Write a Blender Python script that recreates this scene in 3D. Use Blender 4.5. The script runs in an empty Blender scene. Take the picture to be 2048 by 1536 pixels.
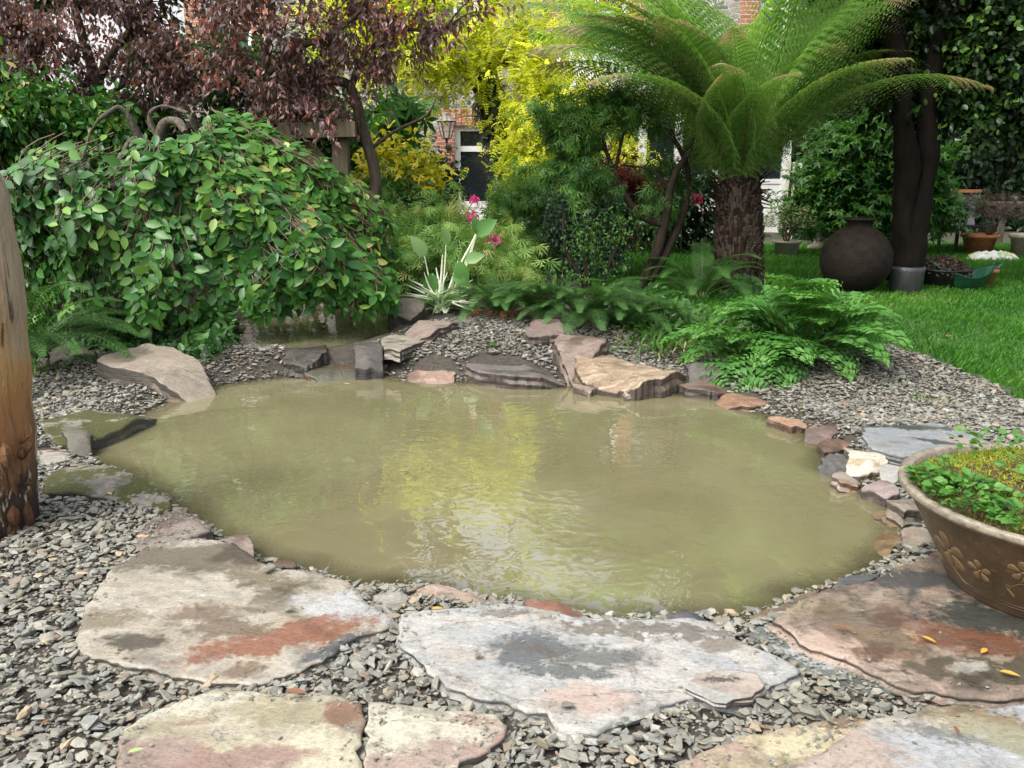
import bpy, math, numpy as np
from math import radians, sin, cos, pi
sc = bpy.context.scene
COL = sc.collection
# ---------------------------------------------------------------- camera
F = 1700.0; H = 1.3; PITCH = radians(14.4)       # focal length in photo pixels, eye height, pitch
cam_d = bpy.data.cameras.new('camera'); cam = bpy.data.objects.new('camera', cam_d); COL.objects.link(cam)
cam.location = (0, 0, H); cam.rotation_euler = (radians(90) - PITCH, 0, 0)
cam_d.sensor_width = 36; cam_d.lens = 36 * F / 2048; cam_d.clip_end = 500; cam_d.clip_start = 0.05
sc.camera = cam
# ---------------------------------------------------------------- world, sun, exposure
SUN_EL, SUN_AZ = radians(56), radians(-128)         # azimuth from +Y towards +X
w = bpy.data.worlds.new('World'); sc.world = w; w.use_nodes = True
nt = w.node_tree; nt.nodes.clear()
sky = nt.nodes.new('ShaderNodeTexSky'); sky.sky_type = 'NISHITA'; sky.sun_disc = False
sky.sun_elevation = SUN_EL; sky.sun_rotation = SUN_AZ; sky.dust_density = 6.0; sky.air_density = 1.4; sky.ozone_density = 1.0
hs = nt.nodes.new('ShaderNodeHueSaturation'); hs.inputs['Saturation'].default_value = 0.35; hs.inputs['Value'].default_value = 4.2
bg = nt.nodes.new('ShaderNodeBackground'); bg.inputs['Strength'].default_value = 0.15
wo = nt.nodes.new('ShaderNodeOutputWorld')
nt.links.new(sky.outputs[0], hs.inputs['Color']); nt.links.new(hs.outputs[0], bg.inputs[0]); nt.links.new(bg.outputs[0], wo.inputs[0])
sl = bpy.data.lights.new('sun', 'SUN'); sl.energy = 2.6; sl.angle = radians(10); sl.color = (1, .96, .89)
so = bpy.data.objects.new('sun', sl); COL.objects.link(so)
so.rotation_euler = (pi/2 - SUN_EL, 0, -SUN_AZ + pi)  # set properly below
from mathutils import Vector, Matrix
sd_ = Vector((sin(SUN_AZ)*cos(SUN_EL), cos(SUN_AZ)*cos(SUN_EL), sin(SUN_EL)))
so.rotation_euler = sd_.to_track_quat('Z', 'Y').to_euler(); so.location = (0, 0, 20)
sc.view_settings.view_transform = 'Standard'; sc.view_settings.look = 'None'
sc.view_settings.exposure = -0.72; sc.view_settings.gamma = 1.0
sc.render.engine = 'CYCLES'
cy = sc.cycles; cy.max_bounces = 6; cy.diffuse_bounces = 3; cy.glossy_bounces = 3; cy.transmission_bounces = 4
cy.transparent_max_bounces = 12; cy.use_denoising = True; cy.caustics_reflective = False; cy.caustics_refractive = False
cy.use_adaptive_sampling = True; cy.sample_clamp_indirect = 4
# ---------------------------------------------------------------- projection helpers
def ray(px, py):
    dx = (px - 1024) / F; dy = -(py - 768) / F
    return np.array([dx, cos(PITCH) + dy * sin(PITCH), -sin(PITCH) + dy * cos(PITCH)])
def aty(px, py, Y):
    d = ray(px, py); return np.array([0, 0, H]) + d * (Y / d[1])
def atz(px, py, z=0.0):
    d = ray(px, py); return np.array([0, 0, H]) + d * ((z - H) / d[2])
def proj(P):
    P = np.atleast_2d(P); q = P - [0, 0, H]
    dep = q[:, 1]*cos(PITCH) - q[:, 2]*sin(PITCH); up = q[:, 1]*sin(PITCH) + q[:, 2]*cos(PITCH)
    dep = np.maximum(dep, 1e-3)
    return 1024 + F*q[:, 0]/dep, 768 - F*up/dep, dep
def sstep(a, b, x):
    t = np.clip((np.asarray(x, float) - a) / (b - a), 0, 1); return t*t*(3 - 2*t)
def sdist(P, poly):
    """signed distance of points (N,2) to polygon, negative inside"""
    P = np.atleast_2d(P)[:, :2]; A = np.asarray(poly)[:, :2]; B = np.roll(A, -1, 0)
    out = np.empty(len(P))
    for s in range(0, len(P), 20000):
        p = P[s:s+20000, None, :]; ab = (B - A)[None]; ap = p - A[None]
        t = np.clip((ap*ab).sum(2) / np.maximum((ab*ab).sum(2), 1e-12), 0, 1)
        d = np.sqrt(((ap - t[..., None]*ab)**2).sum(2)).min(1)
        y = p[..., 1]; x = p[..., 0]
        c = ((A[None, :, 1] > y) != (B[None, :, 1] > y)) & (x < (B-A)[None, :, 0]*(y - A[None, :, 1])/((B-A)[None, :, 1] + 1e-12) + A[None, :, 0])
        out[s:s+20000] = np.where(c.sum(1) % 2 == 1, -d, d)
    return out
def fn(P, scale=1.0, seed=0, oct=3):
    """cheap smooth noise about -1..1"""
    P = np.atleast_2d(P); r = np.random.default_rng(seed + 77); o = np.zeros(len(P)); a = 1.0; tot = 0
    for k in range(oct):
        for j in range(4):
            d = r.normal(size=P.shape[1]); d /= np.linalg.norm(d)
            o += a * np.sin((P @ d) * scale * (2.0**k) * r.uniform(.7, 1.4) * 2.2 + r.uniform(0, 6.28))
        tot += a * 2.2; a *= .55
    return o / tot
def resample(pts, step):
    pts = np.asarray(pts, float); n = len(pts); out = []
    for i in range(n):
        a, b = pts[i], pts[(i+1) % n]; k = max(1, int(round(np.linalg.norm(b - a)/step)))
        for j in range(k): out.append(a + (b - a)*j/k)
    return np.array(out)
def chaikin(pts, it=1):
    pts = np.asarray(pts, float)
    for _ in range(it):
        n = np.roll(pts, -1, 0); pts = np.stack([pts*.75 + n*.25, pts*.25 + n*.75], 1).reshape(-1, pts.shape[1])
    return pts
def PX(L, z=0.0): return np.array([atz(a, b, z)[:2] for a, b in L])

POND = PX([(160,897),(225,865),(300,818),(370,785),(450,768),(560,754),(620,748),(760,748),(830,762),(930,763),(1060,766),(1150,772),
  (1260,783),(1340,783),(1440,798),(1530,828),(1620,862),(1655,900),(1650,935),(1710,962),(1790,1008),(1815,1050),(1800,1080),(1790,1112),
  (1700,1162),(1600,1186),(1540,1216),(1440,1236),(1395,1232),(1320,1232),(1200,1238),(1050,1203),(960,1196),(830,1168),(720,1172),
  (600,1138),(520,1120),(430,1066),(340,1004),(260,955),(200,928)])
UP_Z = 0.11
UPOOL = PX([(480,700),(560,698),(640,702),(700,692),(770,668),(840,640),(850,615),(760,600),(600,600),(480,640)], UP_Z)
def hg(P):
    P = np.atleast_2d(P)[:, :2]; s = sdist(P, POND)
    base = 0.045 + 0.12*sstep(5.1, 6.4, P[:, 1]) + 0.02*fn(P, 1.3, 4, 2)*sstep(2.5, 4, P[:, 1])
    m = atz(960, 690, .15)[:2]
    base = base + 0.07*np.exp(-(((P[:, 0]-m[0])/.75)**2 + ((P[:, 1]-m[1])/.45)**2))
    h = np.where(s < 0, -0.02 - 0.35*sstep(0, .7, -s), -0.02 + (base + .02)*sstep(0, .16, s))
    u = sdist(P, UPOOL); h = np.where((u > 0) & (s > 0), np.maximum(h, (UP_Z + .03)*sstep(.45, .2, u)*sstep(0, .1, s)), h)
    return np.where(u < .1, np.minimum(h, UP_Z + .03 - .16*sstep(.1, -.25, u)), h)
def gp(px, py):
    z = 0.05
    for _ in range(6):
        p = atz(px, py, z); z = float(hg(p[None])[0])
    return np.array([p[0], p[1], z])

# ---------------------------------------------------------------- mesh builder
class MB:
    def __init__(s): s.V = []; s.F = {}; s.A = []; s.n = 0
    def add(s, V, faces, mat=0, att=0.5, smooth=False):
        V = np.asarray(V, float).reshape(-1, 3)
        if not isinstance(faces, list) or (len(faces) and np.isscalar(faces[0][0])): faces = [faces]
        for f in faces:
            f = np.asarray(f, int)
            if len(f): s.F.setdefault((f.shape[1], mat, smooth), []).append(f + s.n)
        s.V.append(V); s.A.append(np.broadcast_to(np.asarray(att, float), (len(V),)).copy()); s.n += len(V); return s
    def build(s, name, mats, parent=None, loc=None, **props):
        me = bpy.data.meshes.new(name)
        V = np.concatenate(s.V); A = np.concatenate(s.A)
        if loc is None: loc = np.zeros(3)
        L = []; st = []; tt = []; mi = []; sm = []; o = 0
        for (k, m, smo), fl in s.F.items():
            f = np.concatenate(fl); L.append(f.ravel()); st.append(o + np.arange(len(f))*k); tt.append(np.full(len(f), k))
            mi.append(np.full(len(f), m)); sm.append(np.full(len(f), smo)); o += f.size
        L = np.concatenate(L); st = np.concatenate(st); mi = np.concatenate(mi); sm = np.concatenate(sm)
        me.vertices.add(len(V)); me.vertices.foreach_set('co', (V - loc).astype(np.float32).ravel())
        me.loops.add(len(L)); me.loops.foreach_set('vertex_index', L.astype(np.int32))
        me.polygons.add(len(st)); me.polygons.foreach_set('loop_start', st.astype(np.int32))
        me.polygons.foreach_set('material_index', mi.astype(np.int32)); me.polygons.foreach_set('use_smooth', sm)
        at = me.attributes.new('rnd', 'FLOAT', 'POINT'); at.data.foreach_set('value', A.astype(np.float32))
        me.update(calc_edges=True); me.validate()
        for m in (mats if isinstance(mats, (list, tuple)) else [mats]): me.materials.append(m)
        ob = bpy.data.objects.new(name, me); COL.objects.link(ob); ob.location = loc
        if parent is not None:
            ob.parent = parent; ob.location = np.asarray(loc) - np.asarray(parent['_loc']) if '_loc' in parent else loc
        for k, v in props.items(): ob[k] = v
        return ob
def root(name, label, cat, loc, group=None):
    o = bpy.data.objects.new(name, None); COL.objects.link(o); o.location = loc; o['_loc'] = [float(v) for v in loc]
    o['label'] = label; o['category'] = cat; o.empty_display_size = .1
    if group: o['group'] = group
    return o
def nrm(v): v = np.asarray(v, float); return v / np.maximum(np.linalg.norm(v, axis=-1, keepdims=True), 1e-9)
def inst(mb, T, pos, X, N, size, mat=0, att=.5, smooth=False):
    """T=(verts, faces list) in local frame x along, z normal"""
    TV, TF = T; pos = np.atleast_2d(pos); n = len(pos)
    X = nrm(X); Y = nrm(np.cross(N, X)); Z = np.cross(X, Y)
    size = np.broadcast_to(size, (n,))[:, None, None]
    V = pos[:, None] + size*(TV[None, :, :1]*X[:, None] + TV[None, :, 1:2]*Y[:, None] + TV[None, :, 2:3]*Z[:, None])
    off = (np.arange(n)*len(TV))[:, None, None]
    mb.add(V.reshape(-1, 3), [(f[None] + off).reshape(-1, f.shape[1]) for f in TF], mat, np.repeat(np.broadcast_to(att, (n,)), len(TV)), smooth)
def tube(mb, P, R, sides=8, mat=0, att=.5, noise=0, seed=0, cap=True, smooth=True):
    P = np.asarray(P, float); R = np.broadcast_to(R, (len(P),)); T = nrm(np.gradient(P, axis=0))
    ref = np.array([0, 0, 1.]) if abs(T[0, 2]) < .9 else np.array([0, 1., 0]); U = nrm(ref - (T@ref)[:, None]*T); W = np.cross(T, U)
    a = np.arange(sides)*2*pi/sides
    D = np.cos(a)[None, :, None]*U[:, None] + np.sin(a)[None, :, None]*W[:, None]
    V = P[:, None] + D*R[:, None, None]
    if noise: V = V + D*(noise*fn(V.reshape(-1, 3), 1/max(R.max(), .01)*.5, seed).reshape(len(P), sides))[..., None]
    i = np.arange(len(P)-1)[:, None]*sides; j = np.arange(sides)[None]; k = (j+1) % sides
    q = np.stack([i+j, i+k, i+sides+k, i+sides+j], -1).reshape(-1, 4); V = V.reshape(-1, 3)
    mb.add(V, [q], mat, att, smooth)
    if cap:
        mb.add(V[-sides:], [np.arange(sides)[None]], mat, att); mb.add(V[:sides], [np.arange(sides)[None, ::-1]], mat, att)
def spline(P, n):
    P = np.asarray(P, float); Q = np.vstack([2*P[0]-P[1], P, 2*P[-1]-P[-2]]); out = []
    m = len(P)-1; ts = np.linspace(0, m, n)
    for t in ts:
        i = min(int(t), m-1); u = t-i; a, b, c, d = Q[i:i+4]
        out.append(.5*((2*b)+(c-a)*u+(2*a-5*b+4*c-d)*u*u+(3*b-a-3*c+d)*u**3))
    return np.array(out)
def box(mb, lo, hi, mat=0, att=.5, M=None):
    x0, y0, z0 = lo; x1, y1, z1 = hi
    V = np.array([[x0,y0,z0],[x1,y0,z0],[x1,y1,z0],[x0,y1,z0],[x0,y0,z1],[x1,y0,z1],[x1,y1,z1],[x0,y1,z1]], float)
    if M is not None: V = V @ M.T
    mb.add(V, [np.array([[0,3,2,1],[4,5,6,7],[0,1,5,4],[1,2,6,5],[2,3,7,6],[3,0,4,7]])], mat, att)
def bar(mb, a, b, wd, th, mat=0, up=(0, 0, 1)):
    a = np.asarray(a, float); b = np.asarray(b, float); d = nrm(b-a); u = np.asarray(up, float)
    if abs(d@u) > .95: u = np.array([0, 1., 0])
    s = nrm(np.cross(d, u)); u = np.cross(s, d)
    V = [p + s*i*wd/2 + u*j*th/2 for p in (a, b) for i, j in ((-1,-1),(1,-1),(1,1),(-1,1))]
    mb.add(V, [np.array([[0,1,2,3],[7,6,5,4],[0,4,5,1],[1,5,6,2],[2,6,7,3],[3,7,4,0]])], mat)
def lathe(mb, prof, c, seg=64, mat=0, smooth=True, wob=0, seed=0):
    prof = np.asarray(prof, float); a = np.arange(seg)*2*pi/seg
    V = np.stack([prof[:, 0, None]*np.cos(a), prof[:, 0, None]*np.sin(a), np.repeat(prof[:, 1, None], seg, 1)], -1) + np.asarray(c)
    if wob: V = V + wob*fn(V.reshape(-1, 3), 3, seed).reshape(V.shape[:2])[..., None]*np.array([1, 1, .3])
    i = np.arange(len(prof)-1)[:, None]*seg; j = np.arange(seg)[None]; k = (j+1) % seg
    mb.add(V.reshape(-1, 3), [np.stack([i+j, i+k, i+seg+k, i+seg+j], -1).reshape(-1, 4)], mat, .5, smooth)

# ---------------------------------------------------------------- leaf templates
def T_oval(w=.6, fold=.06, droop=.12):
    xs = [.0, .22, .55, .82, 1.0]; ws = [0, .40, .5, .27, 0]
    z = lambda x: -droop*x*x
    V = [[0, 0, 0], [xs[1], ws[1]*w, fold+z(.22)], [xs[2], ws[2]*w, fold+z(.55)], [xs[3], ws[3]*w, fold*.7+z(.82)], [1, 0, z(1)],
         [xs[3], -ws[3]*w, fold*.7+z(.82)], [xs[2], -ws[2]*w, fold+z(.55)], [xs[1], -ws[1]*w, fold+z(.22)],
         [xs[1], 0, z(.22)], [xs[2], 0, z(.55)], [xs[3], 0, z(.82)]]
    return np.array(V), [np.array([[0,8,1],[0,7,8],[10,4,3],[10,5,4]]), np.array([[8,9,2,1],[9,10,3,2],[7,6,9,8],[6,5,10,9]])]
def T_dia(w=.45, fold=.08, droop=.1):
    return np.array([[0,0,0],[.42,w/2,fold],[1,0,-droop],[.42,-w/2,fold],[.42,0,0]]), [np.array([[0,4,1],[4,2,1],[0,3,4],[3,2,4]])]
def combine(parts):
    V = []; F = {}; n = 0
    for (TV, TF), org, ang, s, dz in parts:
        c, q = cos(ang), sin(ang); R = np.array([[c, -q, 0], [q, c, 0], [0, 0, 1]])
        P = (TV*s) @ R.T; P[:, 2] += dz*np.hypot(P[:, 0], P[:, 1])**1.5; V.append(P + org)
        for f in TF: F.setdefault(f.shape[1], []).append(f + n)
        n += len(TV)
    return np.vstack(V), [np.concatenate(f) for f in F.values()]
def T_palm(n=5, w=.32, spread=110, droop=-.25):
    P = []
    for k in range(n):
        a = radians(-spread + 2*spread*k/(n-1)); P.append((T_dia(w, .03, .0), np.array([0, 0, 0.]), a, 1 - .45*abs(a)/radians(spread)*.9, droop))
    return combine(P)
def T_pinn(pairs=6, w=.42, ll=.24, dia=True, droop=-.25, taper=.6):
    P = []; t = (T_dia if dia else T_oval)(w)
    for i in range(pairs):
        u = .12 + .8*i/(pairs-1)
        for s in (-1, 1): P.append((t, np.array([u, 0, droop*u*u]), s*radians(68 - 18*u), ll*(1 - (1-taper)*u), -.5))
    P.append((t, np.array([.92, 0, droop*.85]), 0, ll*taper, 0)); V, Fc = combine(P)
    r = np.array([[0, .008, 0], [0, -.008, 0], [.5, -.006, droop*.25], [.5, .006, droop*.25], [1, -.003, droop], [1, .003, droop]])
    n = len(V); return np.vstack([V, r]), Fc + [np.array([[0,1,2,3],[3,2,4,5]]) + n]
def T_thread(n=7, w=.13):   # finely cut leaf of thread-like lobes
    P = []
    for k in range(n):
        a = radians(-80 + 160*k/(n-1)); P.append((T_dia(w, .01, 0), np.array([0, 0, 0.]), a, 1-.3*abs(a), -.5))
        if k % 2 == 0: P.append((T_dia(w*1.6, .01, 0), np.array([cos(a)*.4, sin(a)*.4, -.12]), a+.5, .4, -.3)); P.append((T_dia(w*1.6, .01, 0), np.array([cos(a)*.4, sin(a)*.4, -.12]), a-.5, .4, -.3))
    return combine(P)

# ---------------------------------------------------------------- materials
class NT:
    def __init__(s, name):
        s.m = bpy.data.materials.new(name); s.m.use_nodes = True; s.t = s.m.node_tree; s.t.nodes.clear(); s.out = s.N('OutputMaterial')
    def N(s, t, **kw):
        n = s.t.nodes.new('ShaderNode' + t)
        for k, v in kw.items(): setattr(n, k, v)
        return n
    def L(s, a, b): s.t.links.new(a, b)
    def S(s, n, **kw):
        for k, v in kw.items():
            i = n.inputs[k.replace('_', ' ')]
            if hasattr(v, 'is_output') or isinstance(v, bpy.types.NodeSocket): s.L(v, i)
            else: i.default_value = v
        return n
    def val(s, v, i):
        if isinstance(v, bpy.types.NodeSocket): s.L(v, i)
        else: i.default_value = v if not isinstance(v, tuple) or len(v) == 4 or i.type == 'VECTOR' else (*v, 1)
    def coord(s, kind='Object'): return s.N('TexCoord').outputs[kind]
    def mapping(s, vec, scale=(1,1,1), rot=(0,0,0), loc=(0,0,0)):
        n = s.N('Mapping'); s.L(vec, n.inputs[0]); n.inputs['Scale'].default_value = scale; n.inputs['Rotation'].default_value = rot; n.inputs['Location'].default_value = loc
        return n.outputs[0]
    def noise(s, vec, scale=5, detail=4, rough=.55, dist=0):
        n = s.N('TexNoise'); s.L(vec, n.inputs['Vector']); n.inputs['Scale'].default_value = scale; n.inputs['Detail'].default_value = detail
        n.inputs['Roughness'].default_value = rough; n.inputs['Distortion'].default_value = dist; return n.outputs['Fac']
    def voro(s, vec, scale=5, feat='F1', out='Distance', rnd=1):
        n = s.N('TexVoronoi', feature=feat); s.L(vec, n.inputs['Vector']); n.inputs['Scale'].default_value = scale
        n.inputs['Randomness'].default_value = rnd; return n.outputs[out]
    def ramp(s, fac, stops, interp='LINEAR'):
        n = s.N('ValToRGB'); s.L(fac, n.inputs[0]); cr = n.color_ramp; cr.interpolation = interp
        while len(cr.elements) < len(stops): cr.elements.new(.5)
        for e, (p, c) in zip(cr.elements, stops):
            e.position = p; e.color = (*c, 1) if not np.isscalar(c) else (c, c, c, 1)
        return n.outputs[0]
    def mix(s, fac, a, b, mode='MIX'):
        n = s.N('Mix', data_type='RGBA', blend_type=mode); s.val(fac, n.inputs[0]); s.val(a, n.inputs[6]); s.val(b, n.inputs[7]); return n.outputs[2]
    def math(s, op, a, b=None, c=None, clamp=False):
        n = s.N('Math', operation=op, use_clamp=clamp); s.val(a, n.inputs[0])
        if b is not None: s.val(b, n.inputs[1])
        if c is not None: s.val(c, n.inputs[2])
        return n.outputs[0]
    def rng(s, v, a, b, c=0., d=1.):
        n = s.N('MapRange'); s.L(v, n.inputs[0]); n.inputs[1].default_value = a; n.inputs[2].default_value = b; n.inputs[3].default_value = c; n.inputs[4].default_value = d; return n.outputs[0]
    def attr(s, name='rnd'):
        n = s.N('Attribute'); n.attribute_name = name; return n.outputs['Fac']
    def bump(s, h, strength=.5, dist=.01, normal=None):
        n = s.N('Bump'); s.L(h, n.inputs['Height']); n.inputs['Strength'].default_value = strength; n.inputs['Distance'].default_value = dist
        if normal is not None: s.L(normal, n.inputs['Normal'])
        return n.outputs[0]
    def princ(s, col, rough=.6, normal=None, **kw):
        n = s.N('BsdfPrincipled'); s.val(col, n.inputs['Base Color']); s.val(rough, n.inputs['Roughness'])
        if normal is not None: s.L(normal, n.inputs['Normal'])
        for k, v in kw.items(): s.val(v, n.inputs[k.replace('_', ' ')])
        return n.outputs[0]
    def end(s, sh): s.L(sh, s.out.inputs[0]); return s.m
    def blob(s, vec, cx, cy, rx, ry, rot=0, wob=.35, seed=0, soft=.22):
        """mask, 1 inside a ragged patch in local xy"""
        nc = s.N('TexNoise'); s.L(s.mapping(vec, loc=(seed*3.1, seed, 0)), nc.inputs['Vector']); nc.inputs['Scale'].default_value = .8/min(rx, ry) ; nc.inputs['Detail'].default_value = 7; nc.inputs['Roughness'].default_value = .62
        o = s.N('VectorMath', operation='MULTIPLY_ADD'); s.L(nc.outputs['Color'], o.inputs[0]); r = 2.6*(rx*ry)**.5*.8; o.inputs[1].default_value = (r, r, 0); s.L(vec, o.inputs[2])
        sp = s.mapping(o.outputs[0], (1, 1, 0), loc=(-cx - r/2, -cy - r/2, 0)); sp = s.mapping(sp, (1, 1, 1), rot=(0, 0, -rot)); sp = s.mapping(sp, (1/rx, 1/ry, 1))
        l = s.N('VectorMath', operation='LENGTH'); s.L(sp, l.inputs[0])
        fz = s.noise(vec, 45, 5, .7)
        return s.rng(s.math('ADD', l.outputs['Value'], s.math('MULTIPLY', s.math('SUBTRACT', fz, .5), 1.5)), 1 + soft, 1 - soft, 0, .9)

def leaf_mat(name, cs, rough=.42, trans=.35, tboost=1.25, spec=.4, pos=None):
    n = NT(name); a = n.attr(); pos = pos or np.linspace(0, 1, len(cs))
    c = n.ramp(a, list(zip(pos, cs)))
    nz = n.noise(n.coord(), 60, 2); c2 = n.mix(n.rng(nz, .3, .7, .0, .35), c, (c_ := (0.5, .5, .5)), 'MULTIPLY') if False else c
    p = n.princ(c2, rough, Specular_IOR_Level=spec)
    t = n.N('BsdfTranslucent'); n.L(n.mix(1.0, c2, (tboost, tboost, tboost*.6), 'MULTIPLY'), t.inputs[0])
    m = n.N('MixShader'); m.inputs[0].default_value = trans; n.L(p, m.inputs[1]); n.L(t.outputs[0], m.inputs[2]); return n.end(m.outputs[0])
def bark_mat(name, c1, c2, scale=20, stretch=.25, bumps=.6, rough=.85):
    n = NT(name); v = n.mapping(n.coord(), (1, 1, stretch)); f = n.noise(v, scale, 6, .65)
    c = n.ramp(f, [(.3, c1), (.7, c2)]); g = n.noise(n.coord(), 4, 3); c = n.mix(n.rng(g, .4, .7, 0, .5), c, tuple(x*.5 for x in c1))
    return n.end(n.princ(c, rough, n.bump(f, bumps, .02), Specular_IOR_Level=.12))
def plain(name, col, rough=.5, var=.15, metal=0, bump=0, scale=30, spec=.5):
    n = NT(name); f = n.noise(n.coord(), scale, 4); g = n.noise(n.coord(), scale*.15, 3)
    c = n.mix(n.rng(f, .3, .7), tuple(x*(1-var) for x in col), tuple(min(1, x*(1+var)) for x in col))
    c = n.mix(n.rng(g, .45, .75, 0, var*1.5), c, tuple(x*.6 for x in col))
    return n.end(n.princ(c, rough, n.bump(f, bump, .005) if bump else None, Metallic=metal, Specular_IOR_Level=spec))
# ---------------------------------------------------------------- stone
def stone_mat(name, cols, scale=3.0, seed=0, wet=.5, patches=(), rough=.62, moss=0, stretch=(1, 1.6, 1), rot=.4, edge=(.05, .045, .04), grainy=1.0):
    """cols: 4 linear colours of the mottled cleft faces; patches: (x,y,rx,ry,rot,colour,rough)"""
    n = NT(name); v = n.mapping(n.coord(), loc=(seed*7.3, seed*3.7, seed))
    vs = n.mapping(v, stretch, (0, 0, rot))
    a = n.noise(vs, scale, 7, .62, .6); b = n.noise(n.mapping(vs, loc=(5, 9, 0)), scale*1.7, 8, .66, .9)
    c = n.ramp(a, [(.0, cols[0]), (.40, cols[0]), (.49, cols[1]), (.55, cols[1]), (.66, cols[2])])
    c = n.mix(n.rng(b, .52, .62, 0, .85), c, cols[3])
    ro = rough
    fine = n.noise(v, 90, 6, .75); mid = n.noise(vs, 14, 6, .7, .4)
    c = n.mix(1, c, n.ramp(mid, [(.25, .66), (.5, .95), (.75, 1.18)]), 'MULTIPLY')
    # worn flaky scrapings: lighter crisp scars
    scr = n.noise(n.mapping(vs, (1, 3.5, 1), loc=(2, 2, 0)), 9, 8, .75, .3)
    c = n.mix(n.math('MULTIPLY', n.rng(scr, .60, .63), .45*grainy), c, tuple(min(.85, x*1.5 + .05) for x in cols[1]))
    for k, (x, y, rx, ry, r, col, rr) in enumerate(patches):
        m = n.blob(n.coord(), x, y, rx, ry, r, .3, seed + k)
        c = n.mix(m, c, col); ro = n.mix(m, ro if isinstance(ro, bpy.types.NodeSocket) else (ro, ro, ro), (rr, rr, rr))
    if wet:
        wn = n.noise(n.mapping(v, loc=(11, 3, 0)), 2.6, 5, .6, .5)
        wm = n.rng(wn, .58 - .1*wet, .63 - .1*wet)
        c = n.mix(n.math('MULTIPLY', wm, .8), c, n.mix(1, c, (.48, .46, .44), 'MULTIPLY'))
        ro = n.mix(wm, ro if isinstance(ro, bpy.types.NodeSocket) else (ro, ro, ro), (.28, .28, .28))
    c = n.mix(1, c, n.ramp(fine, [(.3, .60), (.5, 1.0), (.7, 1.15)]), 'MULTIPLY')
    spk = n.noise(n.mapping(v, loc=(1, 8, 2)), 170, 3, .6); c = n.mix(n.rng(spk, .66, .72, 0, .6), c, (.06, .05, .04))
    grn = n.noise(n.mapping(vs, (1, 6, 1)), 30, 6, .8); c = n.mix(1, c, n.ramp(grn, [(.3, .80), (.6, 1.08)]), 'MULTIPLY')
    drt = n.noise(n.mapping(v, loc=(4, 4, 7)), 5.5, 7, .72); c = n.mix(n.rng(drt, .54, .66, 0, .55), c, (.115, .095, .07))
    # hair cracks
    ck = n.voro(n.mapping(n.mapping(v, (1, 1, .3)), (1, 2, 1), (0, 0, 1 + rot)), 2.1, 'DISTANCE_TO_EDGE')
    ckn = n.math('ADD', ck, n.math('MULTIPLY', n.math('SUBTRACT', mid, .5), .22))
    ckm = n.rng(n.math('ABSOLUTE', ckn), .010, .0); c = n.mix(n.math('MULTIPLY', n.math('MULTIPLY', ckm, n.rng(b, .45, .6)), .55), c, edge)
    # darker split faces on the sides, with strata
    g = n.N('NewGeometry'); sp = n.N('SeparateXYZ'); n.L(g.outputs['Normal'], sp.inputs[0]); side = n.rng(n.math('ABSOLUTE', sp.outputs[2]), .55, .2)
    st = n.noise(n.mapping(v, (1, 1, 22)), 5, 4, .7)
    sc_ = n.mix(n.rng(st, .35, .65), edge, tuple(x*.55 for x in cols[2])); c = n.mix(side, c, sc_)
    if moss:
        mn = n.noise(v, 7, 6, .7); mm = n.math('MULTIPLY', n.rng(mn, .55 - .12*moss, .6 - .12*moss), n.rng(sp.outputs[2], .2, .6))
        c = n.mix(mm, c, n.ramp(fine, [(.3, (.028, .035, .007)), (.7, (.11, .115, .02))])); ro = n.mix(mm, ro if isinstance(ro, bpy.types.NodeSocket) else (ro,)*3, (.95,)*3)
    h = n.math('ADD', n.math('MULTIPLY', mid, .7), n.math('MULTIPLY', fine, .25)); h = n.math('SUBTRACT', n.math('ADD', h, n.math('MULTIPLY', scr, .4)), n.math('MULTIPLY', ckm, .3))
    h = n.math('ADD', h, n.math('MULTIPLY', n.math('MULTIPLY', st, side), 1.2)); h = n.math('ADD', h, n.math('MULTIPLY', grn, .35))
    c = n.mix(1, c, (.68, .665, .64), 'MULTIPLY')
    return n.end(n.princ(c, ro, n.bump(h, .55, .02)))

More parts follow.
